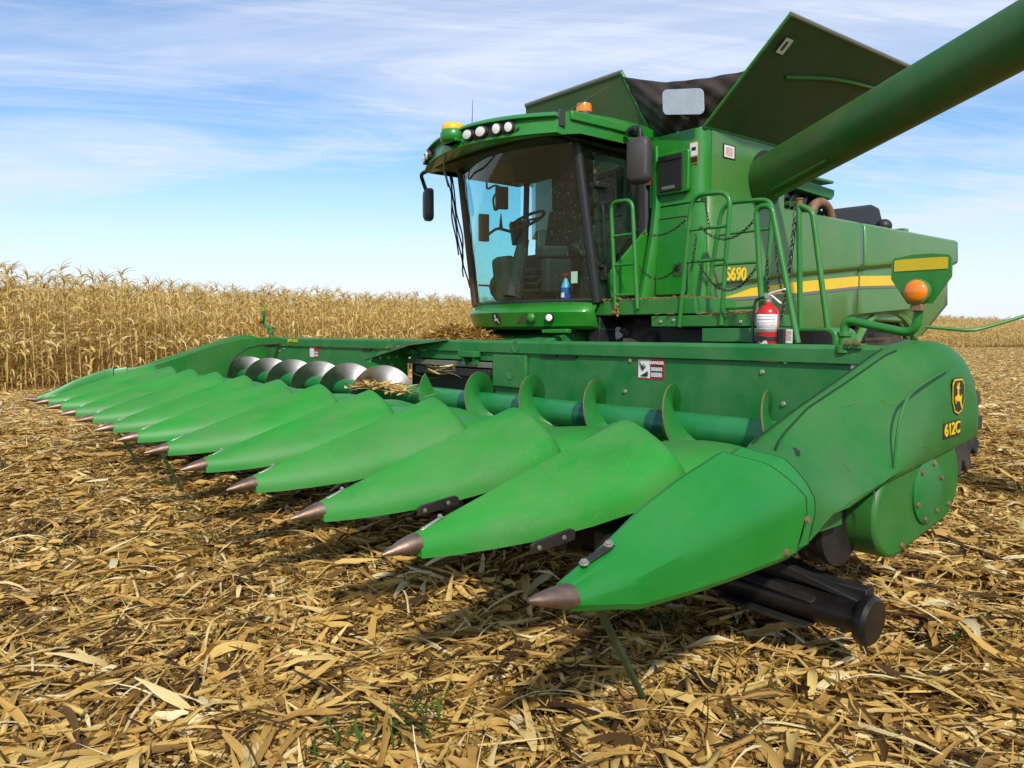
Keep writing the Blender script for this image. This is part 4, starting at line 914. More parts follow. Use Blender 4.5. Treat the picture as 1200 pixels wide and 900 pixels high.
# cables down the far front pillar
for i in range(4):
    off = .018*i; P = []
    for z in np.linspace(3.22, 2.0+.12*i, 16):
        t = (z-1.8)/1.45; P.append((-5.56-.02*math.sin(z*9+i)-off*.4, lerp(3.96, 3.70, t)-.03-off+.012*math.sin(z*13+2*i), z))
    MB().tube(P, .009, 6).build('cable', PLASTIC, cab)
P = [(-4.75, 3.15, 3.32), (-4.9, 3.12, 3.25), (-5.1, 3.25, 3.16), (-5.35, 3.45, 3.16), (-5.55, 3.62, 3.1)]
MB().tube(roundpath(P, .15), .012, 8).build('cable', GREY, cab)
# interior
st = MB().lathe([(.0, 0)], (0, 0, 0), (0, 0, 1)) if False else None
sc_ = at(618, 258, X=-4.57); ring = []
for i in range(28):
    a = 2*PI*i/28; ring.append(sc_+Vector((.20*math.cos(a), .15*math.sin(a), -.10*math.sin(a)*-1)))
sw = MB().tube(ring, .017, 8, closed=True).build('steering_wheel', PLASTIC, cab, smooth=60)
b = MB(); b.tube([sc_+Vector((-.19, 0, 0)), sc_, sc_+Vector((.19, 0, 0))], .012, 6); b.tube([sc_, sc_+Vector((0, -.06, -.25))], .03, 8); b.build('spokes', PLASTIC, sw)
b = MB(); b.tube([sc_+Vector((0, -.05, -.2)), sc_+Vector((0, -.20, -.80))], [.06, .10], 10); b.build('steering_column', CABIN, cab)
b = MB(); b.box((CX, 4.15, 2.05), (.50, .50, .12)); seat = b.build('seat', CABSEAT, cab, bevel=.04)
MB().box((CX, 4.42, 2.45), (.48, .13, .75), (R(-10), 0, 0)).build('seat_back', CABSEAT, seat, bevel=.05)
MB().box((CX+.02, 4.46, 2.92), (.26, .10, .2), (R(-10), 0, 0)).build('head_rest', CABSEAT, seat, bevel=.04)
MB().box((CX, 4.15, 1.90), (.34, .34, .2)).build('seat_base', BLACK, seat, bevel=.01)
MB().box((-4.17, 4.05, 2.30), (.17, .62, .12), (R(4), 0, 0)).build('armrest_console', CABSEAT, cab, bevel=.03)
MB().box((-4.12, 4.0, 2.05), (.12, .5, .34)).build('side_console', CABIN, cab, bevel=.03)
for i in range(4): MB().box((-4.35, 3.88, 1.92+.07*i), (.44, .05, .035)).build('vent_slats', CABIN, cab, bevel=.008)
MB().box((-4.85, 3.87, 2.05), (.22, .22, .5), (R(10), 0, R(10))).build('column_shroud', CABSEAT, cab, bevel=.06)
MB().sphere((-5.15, 4.15, 2.0), .22, 14, 8, (1, 1, .9)).build('trainer_seat', CABIN, cab)
MB().box((-3.82, 4.05, 2.42), (.16, .05, .22), (0, 0, R(25))).build('monitor', PLASTIC, cab, bevel=.012)
mo = at(588, 232, X=-5.0); MB().box(mo, (.05, .14, .24), (0, 0, R(-20))).build('monitor', PLASTIC, cab, bevel=.012)
MB().tube(roundpath([mo+Vector((0, .02, .1)), mo+Vector((-.12, .0, .16)), mo+Vector((-.2, -.05, .1)), mo+Vector((-.2, -.05, .6))], .08), .012, 6).build('monitor_cable', PLASTIC, cab)
MB().tube(roundpath([mo+Vector((-.05, .02, -.08)), mo+Vector((-.12, .0, -.13)), mo+Vector((-.16, .0, .02)), mo+Vector((-.08, .02, .1))], .06), .012, 6).build('monitor_cable', PLASTIC, cab)
bx_ = at(567, 267, X=-5.3); MB().box(bx_, (.05, .12, .30), (0, 0, R(-10))).build('control_box', MIRRORGREY, cab, bevel=.012)
m2 = at(607, 274, X=-4.9); MB().box(m2, (.06, .16, .26), (R(0), R(-18), R(-15))).build('monitor', PLASTIC, cab, bevel=.012)
MB().tube(roundpath([bx_+Vector((.02, 0, -.10)), at(583, 267, X=-5.1), m2], .05), .016, 8).build('monitor_arm', MIRRORGREY, cab)
MB().tube([at(587, 267, X=-5.08), at(587, 250, X=-5.08)], [.022, .004], 8).build('stub_aerial', PLASTIC, cab)
MB().tube([(-5.50, 4.0, 2.03), (-5.50, 4.62, 2.03)], .012, 6).build('guard_rail', MIRRORGREY, cab)
MB().tube([at(600, 345, X=-5.0), at(612, 290, X=-4.95)], .016, 6).build('lever', MIRRORGREY, cab)
pn = at(673, 325, Y=3.80); MB().box(pn, (.07, .006, .11), (0, 0, .2)).build('paper_note', mat('green_paper', (.35, .55, .40), .8), cab)

# ------------------------------------------------------------------ platforms, rails, ladder
b = MB().bx(-3.74, -2.50, 4.0, 4.60, 1.655, 1.79); p1 = b.build('platform', G_PAINT, comb, bevel=.006)
b = MB().bx(-2.97, -1.93, 4.0, 4.62, 1.545, 1.64); p2 = b.build('platform', G_PAINT, comb, bevel=.006)
for p, (x0, x1, z) in ((p1, (-3.6, -2.55, 1.79)), (p2, (-2.9, -2.0, 1.64))):
    v = MB()
    for i in range(160):
        x, y, a = random.uniform(x0, x1), random.uniform(4.0, 4.5), random.uniform(0, PI)
        v.box((x, y, z+.008+random.random()*.012), (.012, random.uniform(.05, .16), .004), (random.uniform(-.2, .2), random.uniform(-.3, .3), a))
    v.build('chaff', mat('chaff', (.30, .15, .06), .9, var=.5, vscale=30) if 'chaff' not in MATS else MATS['chaff'], p, smooth=None)['kind'] = 'stuff'
bolts('platform_bolt', [(-2.86, 3.999, 1.59), (-2.72, 3.999, 1.60), (-2.05, 3.999, 1.58), (-2.66, 3.999, 1.575)], (0, -1, 0), .013, p2)
b = MB().bx(-2.35, -1.70, 3.9, 4.5, 1.42, 1.53); b.build('step', G_STEEL, comb, bevel=.006)
b = MB().bx(-3.3, -2.2, 4.3, 4.5, 1.1, 1.55); b.build('side_box', BLACK, comb, bevel=.01)
b = MB(); b.bx(-3.75, -3.60, 4.0, 4.6, 1.40, 1.64); b.build('cab_mount', BLACK, comb, bevel=.01)
MB().lathe([(.062, 0), (.062, .02), (.05, .028), (.001, .03)], at(725, 390.5, Y=4.25), (.2, -1, 0), 20).build('round_reflector', GREYTXT, comb)  # white reflector coloured grey so it reads as standing in shade
sl = at(652, 388, Y=3.7); MB().box(sl, (.36, .06, .04)).build('step_bar', G_CAB, comb, bevel=.008)
# triangular green fairing beside the door
q = [at(711, 322, X=-3.565), at(757, 268, X=-3.545), at(762, 345, X=-3.56), at(716, 349, X=-3.565)]
MB().add([tuple(p) for p in q], [(0, 1, 2, 3)]).build('door_fairing', G_CAB, comb, solid=.03, bevel=.006, smooth=None)
def rail(pts, r=.017, rad=.10, name='handrail'):
    return MB().tube(roundpath(pts, rad, 6), r, 10).build(name, G_PAINT, comb, smooth=60)
def rung(a, b_, par, r=.013): MB().tube([a, b_], r, 8).build('rung', G_PAINT, par, smooth=60)
Y = 3.985; A_ = lambda x, y: at(x, y, Y=Y)
r1 = rail([A_(721.5, 362), A_(716, 237), A_(741, 234), A_(747, 362)], .019, .09)
rung(A_(719, 277), A_(741.5, 274), r1); rung(A_(720, 311), A_(744.5, 309), r1); rung(A_(721, 346), A_(746, 345), r1)
Y = 3.99
r2 = rail([A_(796, 383), A_(811, 229), A_(856.5, 224), A_(845, 381)], .020, .13)
rung(A_(804.5, 270), A_(851, 265), r2); rung(A_(800.5, 307.5), A_(848, 304), r2)
r3l = MB().bx(0, 0, 0, 0, 0, 0) if False else None
Y = 4.45
r3 = rail([A_(826, 366), A_(847, 238), A_(907, 233), A_(895, 363)], .020, .13)
rung(A_(838, 276), A_(902, 268), r3); rung(A_(832, 311), A_(890, 307), r3); rung(A_(797, 364), A_(884, 360), r3)
Y = 3.75
r4 = rail([A_(893, 365), A_(886, 243), A_(904, 240), A_(935, 402)], .022, .10)
Y = 4.1
r5 = rail([A_(938, 385), A_(936, 238), A_(936, 240), A_(952, 247), A_(972, 402)], .021, .05)
MB().lathe([(.022, 0), (.022, .05), (.03, .05), (.03, .06)], A_(937, 242), (0, 0, 1), 12).build('post_cap', RUST, r5)
def chain(a, b_, sag, par, name='safety_chain'):
    a, b_ = Vector(a), Vector(b_); n = max(8, int(((a-b_).length+sag*1.2)/.034)); v = MB(); prev = None
    P = [a.lerp(b_, i/n)-Vector((0, 0, sag*4*(i/n)*(1-i/n))) for i in range(n+1)]
    for i in range(n):
        d = P[i+1]-P[i]; c = (P[i]+P[i+1])/2; L_ = d.length*.72; d.normalize(); s_ = d.cross(Vector((0, 1, 0.01))).normalized()
        if i % 2: s_ = d.cross(s_)
        ringp = [c+d*(L_*math.cos(t))*.95+s_*(.0095*math.sin(t)) for t in np.linspace(0, 2*PI, 9)[:-1]]
        v.tube(ringp, .0033, 5, closed=True)
    v.build(name, CHAIN, par, smooth=60)
A4 = lambda x, y, Y=3.97: at(x, y, Y=Y)
chain(A4(746, 268), A4(803, 258), .09, r1); chain(A4(749, 313), A4(797, 308), .12, r1)
chain(A4(821, 266), at(884, 258, Y=3.8), .12, r2); chain(A4(818, 306), at(887, 312, Y=3.8), .21, r2)
chain(A4(826, 233), A4(831, 266), .0, r2)
chain(at(907, 250, Y=4.0), at(932, 262, Y=4.08), .55, r4); chain(at(899, 300, Y=3.9), at(901, 348, Y=3.9), 0.0, r4); chain(at(931, 250, Y=4.05), at(915, 375, Y=3.9), .10, r5)
chain(A4(816, 275), A4(810, 318), .02, r2)
# curved dark step bowl and yellow-tagged hose beside the ladder
MB().prism(rrect(-1.55, -1.20, 1.36, 1.53, .07), 'Y', 3.9, 4.2).build('step_well', G_PAINT, comb, bevel=.01)
MB().prism(rrect(-1.52, -1.23, 1.37, 1.51, .06), 'Y', 3.892, 3.899).build('step_well_opening', BLACK, comb)
am = at(965, 391, Y=4.15); MB().box(am, (.10, .04, .10)).build('marker_light', AMBER, comb, bevel=.01)
# rear lamp arm reaching out behind
MB().tube(roundpath([at(1085, 383, Y=9.4), at(1140, 388, Y=9.6), at(1165, 381, Y=9.8), at(1215, 366, Y=10.2)], .4), .022, 8).build('rear_lamp_arm', G_PAINT, comb)
# dirt clods hanging on the platform edge
v = MB()
for i in range(26): v.sphere(A4(722+random.gauss(0, 2.0), 356+abs(random.gauss(0, 8)), 3.985), random.uniform(.008, .02), 7, 5)
v.build('dried_crop_clump', MATS['chaff'], p1)['kind'] = 'stuff'

# ------------------------------------------------------------------ loose things carried by the machine
ex = at(900, 372, Y=3.70); exb = Vector((ex.x, 3.70, 1.262))
fx = thing('fire_extinguisher', exb, 'small red fire extinguisher with white label strapped beside the ladder rails', 'fire extinguisher')
c = exb
MB().lathe([(.070, 0), (.077, .01), (.077, .37), (.070, .40), (.045, .425), (.028, .435), (.028, .455)], c, (0, 0, 1), 28).build('cylinder', RED, fx, smooth=50)
lab = MB(); n = 18; V = []
for i in range(n+1):
    a = -PI/2-1.25+2.5*i/n+.3
    V += [(c.x+.0785*math.cos(a), c.y+.0785*math.sin(a), c.z+.235), (c.x+.0785*math.cos(a), c.y+.0785*math.sin(a), c.z+.365)]
lab.add(V, [(2*i, 2*i+2, 2*i+3, 2*i+1) for i in range(n)]); lb = lab.build('label', WHITE, fx, solid=.001)
for zz, hh_ in ((.345, .008), (.322, .012), (.302, .006), (.282, .010), (.26, .006)):
    v = MB(); V = []
    for i in range(n-3):
        a = -PI/2-.95+1.9*i/(n-4)+.3
        V += [(c.x+.0797*math.cos(a), c.y+.0797*math.sin(a), c.z+zz), (c.x+.0797*math.cos(a), c.y+.0797*math.sin(a), c.z+zz+hh_)]
    v.add(V, [(2*i, 2*i+2, 2*i+3, 2*i+1) for i in range(0, n-4)]); v.build('label_print', GREYTXT if zz != .322 else MATS['pink_print'], lb)
v = MB(); v.cyl(c+Vector((0, 0, .45)), c+Vector((0, 0, .49)), .022, 12); v.box(c+Vector((0, 0, .50)), (.04, .05, .04)); v.build('valve', ZINC, fx, bevel=.003)
v = MB(); v.box(c+Vector((.05, 0, .525)), (.17, .022, .012), (0, R(-12), 0)); v.box(c+Vector((.06, 0, .475)), (.11, .02, .010), (0, R(38), 0)); v.build('lever', WHITE, fx, bevel=.003)
MB().tube(roundpath([c+Vector((-.02, 0, .49)), c+Vector((-.10, -.01, .48)), c+Vector((-.115, -.02, .30)), c+Vector((-.10, -.02, .12))], .06), .011, 8).build('hose', PLASTIC, fx, smooth=60)
v = MB(); v.lathe([(.0785, .175), (.0815, .175), (.0815, .205), (.0785, .205)], c, (0, 0, 1), 28); v.box(c+Vector((.11, .03, .16)), (.05, .08, .20)); v.box(c+Vector((-.095, .05, .06)), (.05, .06, .22)); v.box(c+Vector((-.02, -.082, .19)), (.07, .02, .045)); v.build('bracket_strap', PLASTIC, fx, bevel=.004)
poly_decal('arrow_mark', c+Vector((.012, -.079, .155)), (1, 0, .0), (0, 0, 1), [(-.045, .012), (.03, .022), (.04, -.0), (.005, -.014)], WHITE, fx, .003)
tagp = at(922.5, 394, Y=3.72); sg = decal_quads('instruction_plate', tagp, (1, 0, 0), (0, 0, 1), .085, .10, [(0, 0, 1, 1, WHITE), (.12, .2, .9, .9, PINKTXT)], comb)
b0 = at(663, 350, Y=3.86); b0 = Vector((b0.x, 3.86, 1.806))
sb = thing('spray_bottle', b0, 'clear spray bottle of blue window cleaner with red trigger behind the windshield', 'spray bottle')
MB().lathe([(.045, 0), (.05, .01), (.05, .11), (.048, .12)], b0, (0, 0, 1), 18, ).build('liquid', BLUE, sb, smooth=50)
MB().lathe([(.0475, .121), (.04, .15), (.022, .185), (.016, .215)], b0, (0, 0, 1), 18).build('bottle_neck', mat('pale_blue_plastic', (.35, .55, .75), .3), sb, smooth=50)
v = MB(); v.box(b0+Vector((-.005, 0, .245)), (.10, .035, .03)); v.cyl(b0+Vector((0, 0, .21)), b0+Vector((0, 0, .24)), .02, 12); v.box(b0+Vector((-.03, 0, .215)), (.015, .02, .05), (0, .4, 0)); v.build('trigger_head', RED, sb, bevel=.006)
decal_quads('bottle_label', b0+Vector((.01, -.050, .05)), (1, 0, 0), (0, 0, 1), .045, .045, [(0, 0, 1, 1, WHITE)], sb)

# ------------------------------------------------------------------ dry crop: leaves, litter, stalks
def crop_mat(name, cols, rough=.75, transl=.25, spec=.25):
    """dry leaf material: each leaf carries its own tone in the 'tone' attribute; veins run along the blade"""
    m = bpy.data.materials.new(name); m.use_nodes = True; nt = m.node_tree; N = nt.nodes; L = nt.links; b = N['Principled BSDF']; out = N['Material Output']
    at_ = N.new('ShaderNodeAttribute'); at_.attribute_name = 'tone'
    cr = N.new('ShaderNodeValToRGB'); els = cr.color_ramp.elements
    while len(els) > 1: els.remove(els[-1])
    for i, (p, c) in enumerate(cols):
        e = els[0] if i == 0 else els.new(p)
        e.position = p; e.color = (*c, 1)
    L.new(at_.outputs['Fac'], cr.inputs[0])
    uv = N.new('ShaderNodeAttribute'); uv.attribute_name = 'blade'
    mp = N.new('ShaderNodeMapping'); mp.inputs['Scale'].default_value = (60, 4, 1); L.new(uv.outputs['Vector'], mp.inputs[0])
    n = N.new('ShaderNodeTexNoise'); n.inputs['Scale'].default_value = 1; n.inputs['Detail'].default_value = 4; L.new(mp.outputs[0], n.inputs['Vector'])
    r = N.new('ShaderNodeMapRange'); r.inputs[1].default_value = .25; r.inputs[2].default_value = .75; r.inputs[3].default_value = .62; r.inputs[4].default_value = 1.22; L.new(n.outputs[0], r.inputs[0])
    h = N.new('ShaderNodeHueSaturation'); L.new(r.outputs[0], h.inputs['Value']); L.new(cr.outputs[0], h.inputs['Color'])
    L.new(h.outputs[0], b.inputs['Base Color']); b.inputs['Roughness'].default_value = rough; b.inputs['Specular IOR Level'].default_value = spec
    bp = N.new('ShaderNodeBump'); bp.inputs['Strength'].default_value = .35; bp.inputs['Distance'].default_value = .004; L.new(n.outputs[0], bp.inputs['Height']); L.new(bp.outputs[0], b.inputs['Normal'])
    if transl:
        t = N.new('ShaderNodeBsdfTranslucent'); L.new(h.outputs[0], t.inputs[0]); mx = N.new('ShaderNodeMixShader'); mx.inputs[0].default_value = transl
        L.new(b.outputs[0], mx.inputs[1]); L.new(t.outputs[0], mx.inputs[2]); L.new(mx.outputs[0], out.inputs[0])
    return m
LITTER = crop_mat('dry_husk', [(0, (.022, .012, .005)), (.12, (.09, .048, .015)), (.35, (.40, .22, .055)), (.65, (.62, .385, .100)), (.90, (.77, .55, .18)), (1.0, (.82, .70, .40))], transl=.15)
STALKM = crop_mat('dry_corn', [(0, (.16, .08, .018)), (.3, (.52, .32, .075)), (.7, (.80, .585, .20)), (1.0, (.90, .75, .37))], transl=.34)
WEEDM = crop_mat('weed_leaf', [(0, (.02, .06, .008)), (1, (.07, .17, .02))], transl=.3)
class LB:                               # blade collector with per-vertex tone and blade coordinates
    def __init__(s): s.v = []; s.f = []; s.t = []; s.b = []
    def strip(s, centers, sides, widths, tone, fold=0.0, nrm=None):
        o = len(s.v); n = len(centers); ph = random.random()*10
        for i in range(n):
            c, sd, w = centers[i], sides[i], widths[i]
            up = (nrm[i] if nrm else Vector((0, 0, 1)))*fold*w
            s.v += [c-sd*w+up, c, c+sd*w+up]; s.t += [tone]*3; y = ph+i/n
            s.b += [(ph-.5*w*20, y, 0), (ph, y, 0), (ph+.5*w*20, y, 0)]
        for i in range(n-1):
            for j in range(2): s.f.append((o+i*3+j, o+i*3+j+1, o+i*3+3+j+1, o+i*3+3+j))
    def tube(s, path, rs, seg, tone):
        m = MB().tube(path, rs, seg); o = len(s.v); s.v += [Vector(p) for p in m.v]; s.f += [tuple(i+o for i in q) for q in m.f]
        s.t += [tone]*len(m.v); s.b += [(k % seg/seg, k//seg*.3, 0) for k in range(len(m.v))]
    def mesh(s, name, m, smooth=True):
        me = bpy.data.meshes.new(name); me.from_pydata([tuple(p) for p in s.v], [], s.f); me.materials.append(m)
        a = me.attributes.new('tone', 'FLOAT', 'POINT'); a.data.foreach_set('value', np.array(s.t, dtype=np.float32))
        a = me.attributes.new('blade', 'FLOAT_VECTOR', 'POINT'); a.data.foreach_set('vector', np.array(s.b, dtype=np.float32).ravel())
        if smooth: me.polygons.foreach_set('use_smooth', [True]*len(me.polygons))
        return me
def husk(lb, base, az, tilt, L_, W_, curl, twist, tone, segs=5, fold=.35, roll=0.0, torn=None):
    """one dry blade lying about at base; negative curl arches it with both ends down"""
    sd0 = Vector((-math.sin(az), math.cos(az), 0)); d = Vector((math.cos(az)*math.cos(tilt), math.sin(az)*math.cos(tilt), math.sin(tilt)))
    d = Matrix.Rotation(curl/2, 3, sd0) @ d
    p = Vector(base)-Vector((math.cos(az), math.sin(az), math.sin(tilt)))*(L_/2)
    cs, ss, ws, ns = [], [], [], []; ph = random.uniform(0, 6); bend = random.gauss(0, .45); torn = random.random() < .42 if torn is None else torn
    e0 = random.uniform(.25, .8) if torn else .15; e1 = random.uniform(.3, .9) if torn else .06
    for i in range(segs+1):
        t = i/segs; a = roll+twist*(t-.5); nrm = d.cross(sd0).normalized(); sd = sd0*math.cos(a)+nrm*math.sin(a)
        prof = min(1, e0+t*2.4, e1+(1-t)*1.7)
        if torn and i in (0, segs): sd = (sd+d*random.uniform(-.8, .8)).normalized()
        cs.append(p.copy()); ss.append(sd); ws.append(max(.0015, W_/2*prof*(1+.18*math.sin(ph+t*9)))); ns.append(nrm*(-1 if fold < 0 else 1)*(1+.8*math.sin(ph*3+t*11)))
        step = L_/segs; d = (Matrix.Rotation(-curl/segs, 3, sd0) @ d); d = (Matrix.Rotation(bend/segs, 3, 'Z') @ d).normalized(); p = p+d*step
    lb.strip(cs, ss, ws, tone, abs(fold), ns)
def tone_litter():
    u = random.random()
    return random.uniform(0, .20) if u < .30 else (random.gauss(.58, .17) if u < .88 else random.uniform(.8, 1.0))  # near-black share stands in for soil and shade in the gaps
def litter_patch(size, n, lmin, lmax, hmax, segs, seed, tn=0.0, wk=1.0):
    random.seed(seed); lb = LB()
    for i in range(n):
        r = size*.62*math.sqrt(random.random()); a = random.uniform(0, 2*PI)
        L_ = lmin+(lmax-lmin)*random.random()**1.9; W_ = L_*random.uniform(.10, .24) if random.random() < .75 else random.uniform(.008, .018)
        z = hmax*random.random()**1.2; tilt = random.gauss(0, .07+.12*z/hmax); k = random.random(); cu, tw, tn_ = random.gauss(-.1, .4), random.gauss(0, .7), random.random() < .25
        if k < .22: L_, W_ = random.uniform(.03, .12), random.uniform(.004, .013)
        elif k < .64: L_, W_ = random.uniform(.10, lmax*1.25), random.uniform(.005, .016); cu, tw = random.gauss(0, .6), random.gauss(0, 1.5)
        elif k < .90: L_ = random.uniform(.10, lmax); W_ = min(max(L_*random.uniform(.07, .16), .012), .036); cu = random.gauss(-.15, .5); tw = random.gauss(0, .9)
        else: W_ = random.uniform(.02, .045); L_ = W_*random.uniform(2, 4.5); tn_ = True
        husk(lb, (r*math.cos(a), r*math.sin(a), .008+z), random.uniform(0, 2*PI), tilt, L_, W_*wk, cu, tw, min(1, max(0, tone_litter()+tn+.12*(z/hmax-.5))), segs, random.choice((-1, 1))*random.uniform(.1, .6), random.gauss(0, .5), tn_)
    for i in range(int(n*.05)):          # broken stalk pieces
        r = size*.6*math.sqrt(random.random()); a = random.uniform(0, 2*PI); z = random.random()*hmax+.01; az = random.uniform(0, 2*PI); L_ = random.uniform(.08, .30)
        p = Vector((r*math.cos(a), r*math.sin(a), z)); d = Vector((math.cos(az), math.sin(az), random.gauss(0, .12)))*L_/2
        lb.tube([p-d, p, p+d], [.009, .010, .008], 6, random.uniform(.3, .95))
    return lb
hidden = bpy.data.collections.new('crop_kinds')
def kinds(name, meshes):
    c = bpy.data.collections.new(name)
    for i, me in enumerate(meshes):
        o = bpy.data.objects.new('%s_%02d' % (name, i), me); c.objects.link(o)
    return c
def scatter(name, pts, rots, scs, idx, coll):
    n = len(pts); me = bpy.data.meshes.new(name); me.vertices.add(n); me.vertices.foreach_set('co', np.asarray(pts, np.float32).ravel())
    a = me.attributes.new('rot', 'FLOAT_VECTOR', 'POINT'); a.data.foreach_set('vector', np.asarray(rots, np.float32).ravel())
    a = me.attributes.new('scl', 'FLOAT', 'POINT'); a.data.foreach_set('value', np.asarray(scs, np.float32))
    a = me.attributes.new('idx', 'INT', 'POINT'); a.data.foreach_set('value', np.asarray(idx, np.int32))
    ob = bpy.data.objects.new(name, me); COL.objects.link(ob)
    ng = bpy.data.node_groups.new(name, 'GeometryNodeTree'); ng.interface.new_socket('Geometry', in_out='INPUT', socket_type='NodeSocketGeometry'); ng.interface.new_socket('Geometry', in_out='OUTPUT', socket_type='NodeSocketGeometry')
    N = ng.nodes; L = ng.links; gi = N.new('NodeGroupInput'); go = N.new('NodeGroupOutput'); iop = N.new('GeometryNodeInstanceOnPoints'); ci = N.new('GeometryNodeCollectionInfo')
    ci.inputs['Collection'].default_value = coll; ci.inputs['Separate Children'].default_value = True; ci.inputs['Reset Children'].default_value = True
    def na(nm, t): x = N.new('GeometryNodeInputNamedAttribute'); x.data_type = t; x.inputs[0].default_value = nm; return [o for o in x.outputs if o.enabled and o.name == 'Attribute'][0]
    L.new(gi.outputs[0], iop.inputs['Points']); L.new(ci.outputs[0], iop.inputs['Instance']); iop.inputs['Pick Instance'].default_value = True
    L.new(na('idx', 'INT'), iop.inputs['Instance Index']); L.new(na('rot', 'FLOAT_VECTOR'), iop.inputs['Rotation']); L.new(na('scl', 'FLOAT'), iop.inputs['Scale'])
    L.new(iop.outputs[0], go.inputs[0]); md = ob.modifiers.new('scatter', 'NODES'); md.node_group = ng
    return ob
# litter carpet: dense patches near the camera, coarser patches farther off
near_k = kinds('husk_patch', [litter_patch(.8, 1600, .06, .40, .070, 7, 100+i).mesh('husk_patch', LITTER) for i in range(9)])
far_k = kinds('husk_field', [litter_patch(2.2, 4600, .07, .34, .09, 4, 200+i, .14, 1.0).mesh('husk_field', LITTER) for i in range(5)])
def grid_pts(x0, x1, y0, y1, step, cond):
    out = []
    for x in np.arange(x0, x1, step):
        for y in np.arange(y0, y1, step):
            px, py = x+rng.uniform(-.4, .4)*step, y+rng.uniform(-.4, .4)*step
            if cond(px, py): out.append((px, py))
    return out
def camdist(x, y): return math.hypot(x-CAM.x, y-CAM.y)
def inview(x, y, m=.45):
    dx, dy = x-CAM.x, y-CAM.y; dep = dx*_F.x+dy*_F.y; lat = dx*_Rt.x+dy*_Rt.y
    return dep > -.5 and abs(lat) < dep*(.667+m)+1.2
P1 = grid_pts(-13, 6, -8, 13, .46, lambda x, y: inview(x, y) and camdist(x, y) < 13)
P2 = grid_pts(-45, 60, -25, 90, 1.25, lambda x, y: inview(x, y) and 11.5 < camdist(x, y) < 80 and x > -30)
def mound(x, y): return .035*math.sin(x*2.1+.7*y)+.03*math.sin(y*1.7-x*.6+1.3)
n = len(P1)
tag(scatter('husk_litter', [(x, y, max(-.02, mound(x, y))-.01) for x, y in P1], [(rng.normal(0, .05), rng.normal(0, .05), rng.uniform(0, 6.28)) for _ in range(n)], rng.uniform(.85, 1.2, n), rng.integers(0, 9, n), near_k), 'thick carpet of tan corn husks and leaves over the ground in the foreground', 'crop litter', kind='stuff')
n = len(P2)
tag(scatter('husk_litter', [(x, y, -.01) for x, y in P2], [(0, 0, rng.uniform(0, 6.28)) for _ in range(n)], rng.uniform(.9, 1.3, n), rng.integers(0, 5, n), far_k), 'pale chopped corn residue over the harvested field farther off', 'crop litter', kind='stuff')
# big upright husks of the foreground
random.seed(31); lb = LB()
for i in range(240):
    d_ = random.uniform(1.9, 5.0); l_ = random.uniform(-.72, .72)*d_
    p = Vector((CAM.x, CAM.y, 0))+Vector((_F.x, _F.y, 0))*d_+_Rt*l_
    if -9 < p.x < -.1 and .2 < p.y < 3: continue
    k = random.randint(1, 5); az = random.uniform(0, 2*PI)
    for j in range(k):
        husk(lb, (p.x+random.gauss(0, .02), p.y+random.gauss(0, .02), .075+random.random()*.05), az+random.gauss(0, .35), random.gauss(.12, .16), random.uniform(.18, .46), random.uniform(.014, .042), random.gauss(-.1, .5), random.gauss(0, 1.0), min(1, max(0, random.gauss(.58, .17))), 7, random.uniform(.1, .5), random.gauss(0, .5))
o = bpy.data.objects.new('loose_husks', lb.mesh('loose_husks', LITTER)); COL.objects.link(o); tag(o, 'larger curled corn husks sticking up out of the foreground litter', 'corn husks', kind='stuff')
# green weeds peeping through
random.seed(5); lb = LB()
for (px, py) in ((760, 735), (1125, 757), (480, 860), (245, 640), (140, 690), (420, 885), (850, 850), (780, 745), (225, 610), (330, 660), (500, 850), (930, 815), (40, 660)):
    c = at(px, py, Z=.03)
    for i in range(46):
        a = random.uniform(0, 6.28); husk(lb, (c.x+random.gauss(0, .09), c.y+random.gauss(0, .09), .075+random.random()*.05), a, random.uniform(.1, .9), random.uniform(.03, .08), random.uniform(.006, .014), .6, .3, random.random(), 3, .2)
o = bpy.data.objects.new('green_weeds', lb.mesh('green_weeds', WEEDM)); COL.objects.link(o); tag(o, 'tufts of small green weeds growing through the husk litter', 'weeds', kind='stuff')

